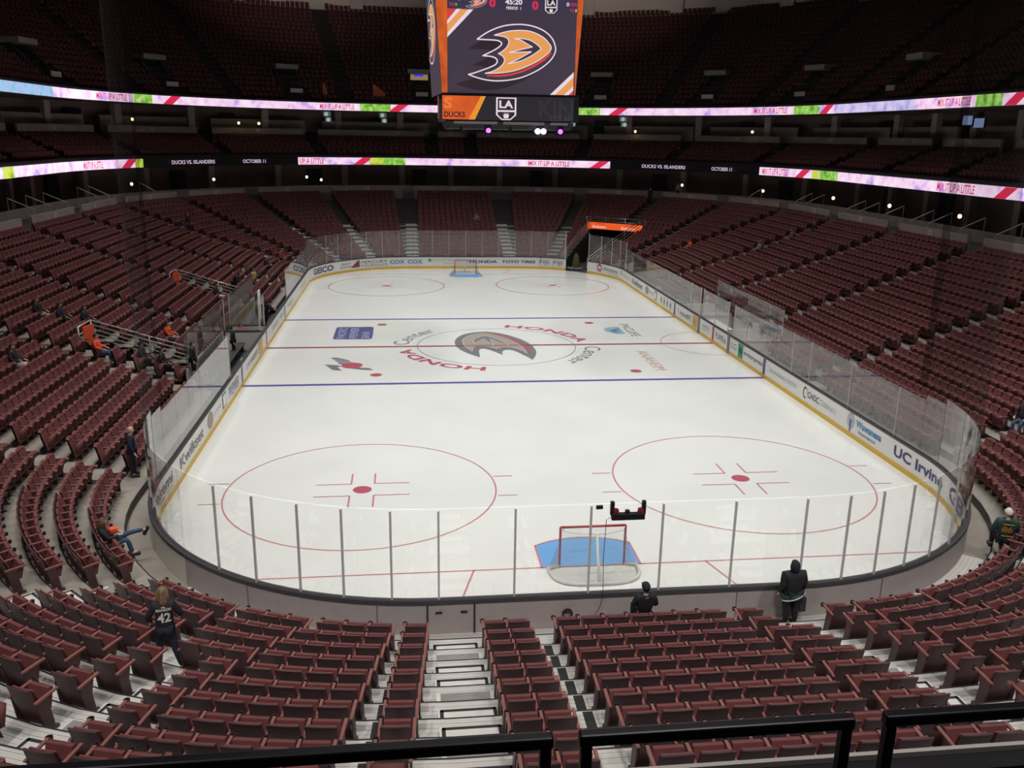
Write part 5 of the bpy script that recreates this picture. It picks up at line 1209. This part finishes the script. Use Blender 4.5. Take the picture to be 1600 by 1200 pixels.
def person(label, loc, yaw, pose, top, legs, skin=SK, hair=None, hairlen=0, hat=None, hood=False, sc=1., bulk=1., shoes=None, bare_arms=False, shorts=False, extra=None, fingers=True, ang_back=None):
    P = POSES[pose]; V3 = Vector
    t = thing('person', label, 'person', loc, yaw); t.scale = (sc, sc, sc)
    pel, ch, nk, hd = (V3(P[k]) for k in ('pel','chest','neck','head')); waist = pel.lerp(ch, .45)
    N = [(pel, (.13*bulk,.09*bulk)), (waist, (.12*bulk,.085*bulk)), (ch, (.13*bulk,.085*bulk)), (nk, .05), (nk.lerp(hd,.5)+V3((0,.0,0)), .055)]
    E = [(0,1),(1,2),(2,3),(3,4)]
    hands = []
    for s, sg in ((0,-1),(1,1)):
        sh = ch+V3((sg*.165*bulk, -.01, .10)); el = V3(P['elb'][s]); wr = V3(P['wr'][s])
        b0 = len(N); N += [(sh, .05*bulk), (el, .042), (wr, .028)]; E += [(2,b0),(b0,b0+1),(b0+1,b0+2)]
        d = (wr-el).normalized(); pc = wr+d*.07; N.append((pc, (.036,.018))); E.append((b0+2,b0+3)); pi = b0+3
        if fingers:
            side = d.cross(V3((0,0,1)));
            if side.length < .1: side = V3((0,1,0))
            side.normalize(); dn = V3((0,0,-1)) if abs(d.z) < .7 else V3((0,1,0))
            for k in range(4):
                ln = (.075,.085,.08,.062)[k]; b1 = pc+side*(-.028+.0187*k)+d*.03; b2 = b1+(d*.8+dn*.3)*ln*.6; b3 = b2+(d*.5+dn*.7)*ln*.4
                i0 = len(N); N += [(b1,.0095),(b2,.0085),(b3,.007)]; E += [(pi,i0),(i0,i0+1),(i0+1,i0+2)]
            th = pc-d*.03+side*(-.04*sg*-1); i0 = len(N); N += [(th,.011),(th+side*(.03*sg)+d*.035,.009)]; E += [(pi,i0),(i0,i0+1)]
        hp = pel+V3((sg*.095*bulk,0,-.03)); kn = V3(P['knee'][s]); an = V3(P['ank'][s]); tx = P['toe']
        i0 = len(N); toe = an+V3((sg*.02, tx[1], tx[0]-.045 if tx[0]==0 else .05)); N += [(hp,.095*bulk),(kn,.06*bulk),(an,.04),(toe,(.04,.03))]; E += [(0,i0),(i0,i0+1),(i0+1,i0+2),(i0+2,i0+3)]
    body = skin_mesh('body', N, E, skin, t, 1)
    # head with face: separate ellipsoid rings joined into the body mesh
    bm = bmesh.new(); bm.from_mesh(body.data)
    hb = bmesh.ops.create_uvsphere(bm, u_segments=20, v_segments=16, radius=1)
    for v in hb['verts']:
        x, y, z = v.co; jaw = 1-.22*max(0, -z); v.co = V3((x*.078*jaw, y*.098*(1-.12*max(0,-z)), z*.122))
        if y > .6 and abs(x) < .22 and -.35 < z < .15: v.co.y += .018*(1-abs(x)/.22)      # nose
        if y > .5 and .12 < z < .32 and .2 < abs(x) < .6: v.co.y -= .008                    # eye sockets
        if y > .6 and -.62 < z < -.42 and abs(x) < .4: v.co.y -= .005                       # mouth
        v.co += hd
    for sg in (-1, 1):
        e = bmesh.ops.create_uvsphere(bm, u_segments=8, v_segments=6, radius=1)
        for v in e['verts']: v.co = V3((v.co.x*.012+sg*.08, v.co.y*.02, v.co.z*.032))+hd
    bm.to_mesh(body.data); bm.free(); body.data.polygons.foreach_set('use_smooth', [True]*len(body.data.polygons)); 
    b = MB()
    for sg in (-1, 1): b.lathe([(0,.008),(.007,.005),(.009,0),(.007,-.005),(0,-.008)], (hd.x+sg*.03, hd.y+.088, hd.z+.024), 8)
    b.build('eyes', mat('dark_eye', (.03,.02,.02), .2), t, smooth=True)
    b = MB(); b.box((hd.x, hd.y+.089, hd.z-.055), (.042,.008,.008)); b.build('mouth', mat('lip', (.38,.13,.11), .5), t, bevel=.003)
    # top
    NT = [(pel+V3((0,0,-.17 if 'stand' in pose or 'walk' in pose else 0)), (.185*bulk,.145*bulk)), (waist, (.17*bulk,.13*bulk)), (ch, (.19*bulk,.13*bulk)), (nk-V3((0,0,.025)), .10)]; ET = [(0,1),(1,2),(2,3)]
    for s, sg in ((0,-1),(1,1)):
        sh = ch+V3((sg*.165*bulk, -.01, .10)); el = V3(P['elb'][s]); wr = V3(P['wr'][s])
        i0 = len(NT); NT += [(sh,.092*bulk)]; ET += [(2,i0)]
        if bare_arms: NT += [(sh.lerp(el,.75),.065)]; ET += [(i0,i0+1)]
        else: NT += [(el,.062*bulk),(wr,.045)]; ET += [(i0,i0+1),(i0+1,i0+2)]
    tp = skin_mesh('jersey' if extra == 'jersey' else 'top', NT, ET, top, t, 1)
    NL = [(pel, (.145*bulk,.105*bulk))]; EL = []
    for s, sg in ((0,-1),(1,1)):
        hp = pel+V3((sg*.095*bulk,0,-.03)); kn = V3(P['knee'][s]); an = V3(P['ank'][s]); i0 = len(NL)
        NL += [(hp,.098*bulk)]; EL += [(0,i0)]
        if shorts: NL += [(hp.lerp(kn,.9),.085)]; EL += [(i0,i0+1)]
        else: NL += [(kn,.075*bulk),(an+V3((0,0,.03)),.055)]; EL += [(i0,i0+1),(i0+1,i0+2)]
    skin_mesh('trousers' if not shorts else 'shorts', NL, EL, legs, t, 1)
    for s, sg in ((0,-1),(1,1)):
        an = V3(P['ank'][s]); tx = P['toe']; b = MB()
        b.box((an.x+sg*.01, an.y+.06, an.z-.035), (.10,.27,.10), 0, Matrix.Rotation(R_(60) if (tx[0] and s == 0) else 0, 3, 'X')); b.build('shoe', shoes or mat('dark_shoe', (.03,.03,.035), .6), t, bevel=.03)
    def capm(nm, m, top_z, drop_back, rr=1.0):
        bm = bmesh.new(); sp = bmesh.ops.create_uvsphere(bm, u_segments=18, v_segments=14, radius=1)
        rm = []
        for v in sp['verts']:
            x, y, z = v.co; lim = .12+.5*max(0,y)-drop_back*max(0,-y)
            if z < lim: rm.append(v)
            v.co = V3((x*.088*rr, y*.108*rr-.002, z*.132*rr))+hd
        bmesh.ops.delete(bm, geom=rm, context='VERTS'); me = bpy.data.meshes.new(nm); bm.to_mesh(me); bm.free(); me.materials.append(m)
        o = bpy.data.objects.new(nm, me); C.objects.link(o); o.parent = t; so = o.modifiers.new('s', 'SOLIDIFY'); so.thickness = .012; so.offset = 1
        me.polygons.foreach_set('use_smooth', [True]*len(me.polygons)); return o
    if hair: capm('hair', hair, .1, .75)
    if hair and hairlen:
        b = MB()
        for k in range(11):
            a = PI*(-.08+1.16*k/10); cx, cy = math.cos(a), -math.sin(a); l = hairlen*(.75+.35*random.random())
            b.tube([hd+V3((cx*.05,cy*.05,.09)), hd+V3((cx*.085,cy*.10,.0)), hd+V3((cx*.09,cy*.115-.01,-.12)), hd+V3((cx*.075+.01,cy*.10-.03,-.13-l))], [.03,.034,.032,.008], 7)
        b.build('long_hair', hair, t, smooth=True)
    if hat:
        capm('cap', hat, .1, .2, 1.08)
        b = MB(); b.prism([(-.075,0),(-.06,.085),(0,.105),(.06,.085),(.075,0)], lambda x, y, c: (hd.x+x, hd.y+.085+y, hd.z+.035+c), .014); b.build('cap_brim', hat, t)
    if hood:
        bm = bmesh.new(); sp = bmesh.ops.create_uvsphere(bm, u_segments=18, v_segments=14, radius=1); rm = []
        for v in sp['verts']:
            x, y, z = v.co
            if y > .45 and -.7 < z < .55: rm.append(v)
            v.co = V3((x*.115, y*.135-.01, z*.165+(.0 if z > -.5 else -.03)))+hd
        bmesh.ops.delete(bm, geom=rm, context='VERTS'); me = bpy.data.meshes.new('hood'); bm.to_mesh(me); bm.free(); me.materials.append(top)
        o = bpy.data.objects.new('hood', me); C.objects.link(o); o.parent = t; me.polygons.foreach_set('use_smooth', [True]*len(me.polygons))
    return t, tp, (pel, waist, ch, nk)
def back_text(t, tp, s, w_, h_, zc, m, front=False, xo=0., nm='back_lettering'):
    bpy.context.view_layer.update()
    bvh = BVHTree.FromPolygons([v.co.copy() for v in tp.data.vertices], [tuple(p.vertices) for p in tp.data.polygons])
    def mp(x, z):
        hit = bvh.ray_cast(Vector((-(x+xo), -2, zc+z)), Vector((0,1,0)))[0]
        y = hit.y if hit else -.1
        return (x+xo, y-.008, zc+z)
    # viewed from behind (looking along +y) +x is to the right
    def mp2(x, z):
        hit = bvh.ray_cast(Vector((x+xo, -2, zc+z)), Vector((0,1,0)))[0]
        return (x+xo, (hit.y if hit else -.1)-.008, zc+z)
    put_text(nm, s, w_, h_, mp2, m, t, bold=.03)
BLK = mat('black_cloth', (.018,.018,.024), .8); NAV = mat('navy_cloth', (.016,.02,.04), .85); WHC = mat('white_cloth', (.65,.62,.62), .8); ORC = mat('orange_cloth', (.80,.10,.04), .8)
GRN = mat('dark_green_cloth', (.02,.07,.06), .8); JEA = mat('denim', (.05,.08,.15), .85); YLC = mat('yellow_cloth', (.50,.40,.08), .8); GRC = mat('grey_cloth', (.25,.25,.28), .8); BRN = mat('brown_hair', (.10,.06,.035), .6); BLD = mat('blonde_brown_hair', (.20,.13,.07), .55, var=.5, vscale=26, bump=.4); DKH = mat('dark_hair', (.02,.015,.012), .5)
LTXT = mat('white_lettering', (.70,.68,.70), .6)
def P3(S, d, z=None):
    p = bp(S, d)[0]
    r = int((d-.82)//.84) if d >= .82 else -1
    return (p.x, p.y, (.2 if r < 0 else Z_(r)) if z is None else z)
def facing(S, off=0.):   # yaw so local +y faces the ice
    n = bp(S)[1]; return math.atan2(-n.y, -n.x)-PI/2+off
# woman in the 42 jersey
pw = (-9.95, -33.2, Z_(3))
t, tp, q = person('fair haired person in a black number 42 jersey on the left near stairs', (pw[0]+.02, pw[1], pw[2]), R_(14), 'walk', BLK, NAV, SKP, BLD, .16, sc=1.04, extra='jersey', shoes=mat('grey_shoe', (.12,.13,.13), .6))
back_text(t, tp, 'MANSON', .27, .055, 1.335, LTXT); back_text(t, tp, '42', .24, .19, 1.18, LTXT)
b = MB(); b.box((0,-.145,1.425), (.07,.01,.014)); b.build('collar_mark', LTXT, t)
# seated front row, dark cap
sS = px_S = None
t, tp, q = person('person in a black jersey and dark cap seated in the front row behind the goal', P3(sN(.28), 1.15, .56), facing(sN(.28)), 'sit', BLK, NAV, SKP, DKH, 0, hat=BLK, sc=1.0, bulk=1.12)
back_text(t, tp, 'ANAHEIM', .08, .018, 1.0, LTXT)
# hooded standing
t, tp, q = person('person in a dark hooded jacket standing at the boards on the right, carrying a bag', (4.12, -31.05, .2), R_(3), 'stand', BLK, BLK, SK, None, hood=True, sc=1.02, bulk=1.38)
b = MB(); b.prism([(x_, y_-.005) for x_, y_ in disc(.285, 24, .225)], lambda x_, y_, c_: (x_, y_, .80+c_+.06*x_), .13); b.build('jacket_hem', GRN, t, bevel=.03)
b = MB(); b.tube([(.292*math.cos(a_), .232*math.sin(a_)-.005, .865+.10*math.cos(a_)) for a_ in [PI*1.08+PI*.80*k/12 for k in range(13)]], .014, 6); b.build('white_trim', WHC, t, smooth=True)
b = MB(); b.box((.30,.1,.58), (.16,.26,.36)); b.tube([(.28,.1,.76),(.28,.1,.9)], .01, 6); o = b.build('shopping_bag', mat('shiny_black_bag', (.03,.035,.035), .2, bump=.5), None, bevel=.03)
o.location = (4.12,-31.05,.2); o.rotation_euler = (0,0,R_(3)); tag(o, 'glossy black bag held in the right hand of the hooded person', 'bag')
# bald man left, white clothed child beside
person('bald person in navy clothes standing in the left near corner rows', P3(PERIM-20.4, 1.35, .48), R_(-75), 'stand', NAV, NAV, SKP, None, sc=1.02, bulk=1.1)
person('small person in white leaning behind the left corner glass', P3(PERIM-20.6, .75, .48), R_(-60), 'sit', WHC, GRC, SKP, BRN, sc=.95)
t, tp, q = person('person in black and orange reclining in the left corner front row, feet on the boards', P3(sC4(62), 1.45, .48), facing(sC4(62)), 'lounge', BLK, JEA, SKP, BRN, .06, sc=1.0)
b = MB(); b.box((0,.22,.86), (.22,.20,.14)); b.build('orange_bag', ORC, t, bevel=.03)
# right, 86 jersey
t, tp, q = person('person in a white cap and green gold 86 jersey at the right corner boards', P3(sC3(46.6), 1.12, .52), R_(-22), 'sit', GRN, BLK, SKP, None, hat=WHC, sc=1.1, bulk=1.2, extra='jersey')
back_text(t, tp, '86', .26, .19, .80, mat('gold_lettering', (.45,.19,.03), .6)); 
for z in (.64, .95):
    b = MB(); b.box((0,-.145,z), (.26,.02,.018)); b.build('gold_band', mat('gold_trim', (.42,.24,.08), .6), t)
person('person in black seated at the right frame edge beside the 86 jersey', P3(sC3(45.5), 2.15, .75), facing(sC3(46), R_(-25)), 'sit', BLK, NAV, SKP, DKH, sc=1.0)
person('person in black seated in the right stand by the near corner aisle', P3(sRS(-21.3), 4.2), facing(sRS(-21.0), R_(30)), 'sit', BLK, JEA, SKP, DKH, sc=1.0)
SM = [
 ('person in black with bare legs seated high on the left stand', sLS(-7.4), 8.4, 'sit', BLK, GRC, SKP, True),
 ('person in a dark coat beside the head of the nearer tunnel railing', sLS(-6.4), 6.9, 'sit', BLK, NAV, SK, False),
 ('second dark dressed person left of the nearer tunnel railing', sLS(-7.0), 7.7, 'sit', NAV, BLK, SK, False),
 ('person in a bright orange shirt seated below the nearer tunnel railing', sLS(-10.1), 5.1, 'sit', ORC, JEA, SKP, False),
 ('person in orange seated above the nearer player bench', sLS(-5.0), 3.4, 'sit', ORC, GRC, SKP, False),
 ('person in a navy cap looking down at a tray beside the nearer tunnel', sLS(-9.5), 3.4, 'sit', NAV, NAV, SKP, False),
 ('person in black and red seated by the boards near the nearer tunnel', sLS(-9.5), 2.5, 'sit', BLK, BLK, SK, False),
 ('large person in black standing at the mouth of the nearer tunnel', sLS(-9.0), 1.9, 'stand', BLK, BLK, SK, False),
 ('person in dark clothes and pale shorts at the left frame edge', sLS(-14.3), 7.5, 'sit', BLK, WHC, SKP, True),
 ('person in navy seated high in the left far corner', c1y(10.2)-.3, 10.2, 'sit', NAV, JEA, SKP, False),
 ('person in black next to the navy clothed one in the left far corner', c1y(10.2)+.1, 10.2, 'stand', BLK, BLK, SKP, False),
 ('attendant in a yellow jacket standing behind the farther player bench', sLS(12.2), 2.6, 'stand', YLC, BLK, SK, False),
 ('person in black leaning on the farther tunnel railing', sLS(9.4), 3.4, 'lean', BLK, BLK, SK, False),
 ('person in black and white seated below the farther tunnel railing', sLS(6.6), 3.4, 'sit', BLK, WHC, SK, False),
 ('person with a white cap holding something orange in the far left front rows', sLS(21.3), 2.6, 'sit', BLK, BLK, SKP, False),
 ('person in red at the far left corner glass', sC1(72), 2.5, 'sit', mat('dark_red_cloth', (.30,.04,.04), .8), BLK, SKP, False),
 ('person in an orange shirt and teal trousers seated in the right far stand', sRS(23.6)+.2, 6.1, 'sit', ORC, mat('teal_cloth', (.02,.10,.12), .8), SKP, False),
 ('person in a grey hood seated in the middle of the right stand', sRS(16.0), 8.6, 'sit', GRC, NAV, SKP, False),
 ('person with reddish shirt seated high on the right stand', sRS(16.0), 11.6, 'sit', mat('dusty_red_cloth', (.25,.08,.07), .8), GRC, SKP, False),
 ('person in black seated high on the right stand next to the reddish shirt', sRS(15.8), 12.6, 'sit', BLK, BLK, SKP, False),
 ('person in a pale top on the far right concourse', sC2(46), 16.5, 'stand', GRC, BLK, SKP, False),
 ('attendant in black at the top of the far right aisle', sC2(41), 14.6, 'stand', BLK, BLK, SKP, False),
 ('person in grey seated behind the far goal', sF(1.9), 8.7, 'sit', GRC, BLK, SKP, False),
]
for lab, S, d, pose, top, legs, sk, sh in SM:
    r = int((d-.82)//.84); z = Z_(r) if r < NROW else 5.65
    if pose == 'sit': d = D_(r+1)-.20
    person(lab, P3(S, d, z), facing(S), pose, top, legs, sk, DKH if 'bare' not in lab else BRN, sc=1.0, shorts=sh, hat=(WHC if 'white cap' in lab else NAV if 'navy cap' in lab else None), hood=('hood' in lab), bulk=1.15 if 'large' in lab else 1.05, fingers=True)
for lab, x, y, pose, top in (('player bench attendant in black leaning over the boards', -13.75, 5.2, 'lean', BLK), ('person in orange sitting between the player benches', -14.3, -.4, 'sit', ORC), ('person in dark blue behind the nearer player bench', -14.2, -3.0, 'stand', NAV)):
    person(lab, (x, y, .2), R_(-90), pose, top, BLK, SKP, DKH, sc=1.0)
for i, (x, y, m) in enumerate(((-13.5,-4.2,WHC),(-13.6,3.3,WHC))):
    b = MB(); b.box((0,0,.0), (.35,.4,.28), taper=.8); o = b.build('towel_pile', m, None, bevel=.06); o.location = (x, y, .79 if 0 else 1.2 if 0 else .34); tag(o, 'pile of white towels on the floor of the %s player bench' % ('nearer' if i == 0 else 'farther'), 'towels')
print('seats', len(SEATS), 'verts', len(V))

for o in bpy.data.objects:
    if o.get('label') and (len(o['label'].split()) > 16 or len(o['label'].split()) < 4): print('LONGLABEL', o.name, o['label'])
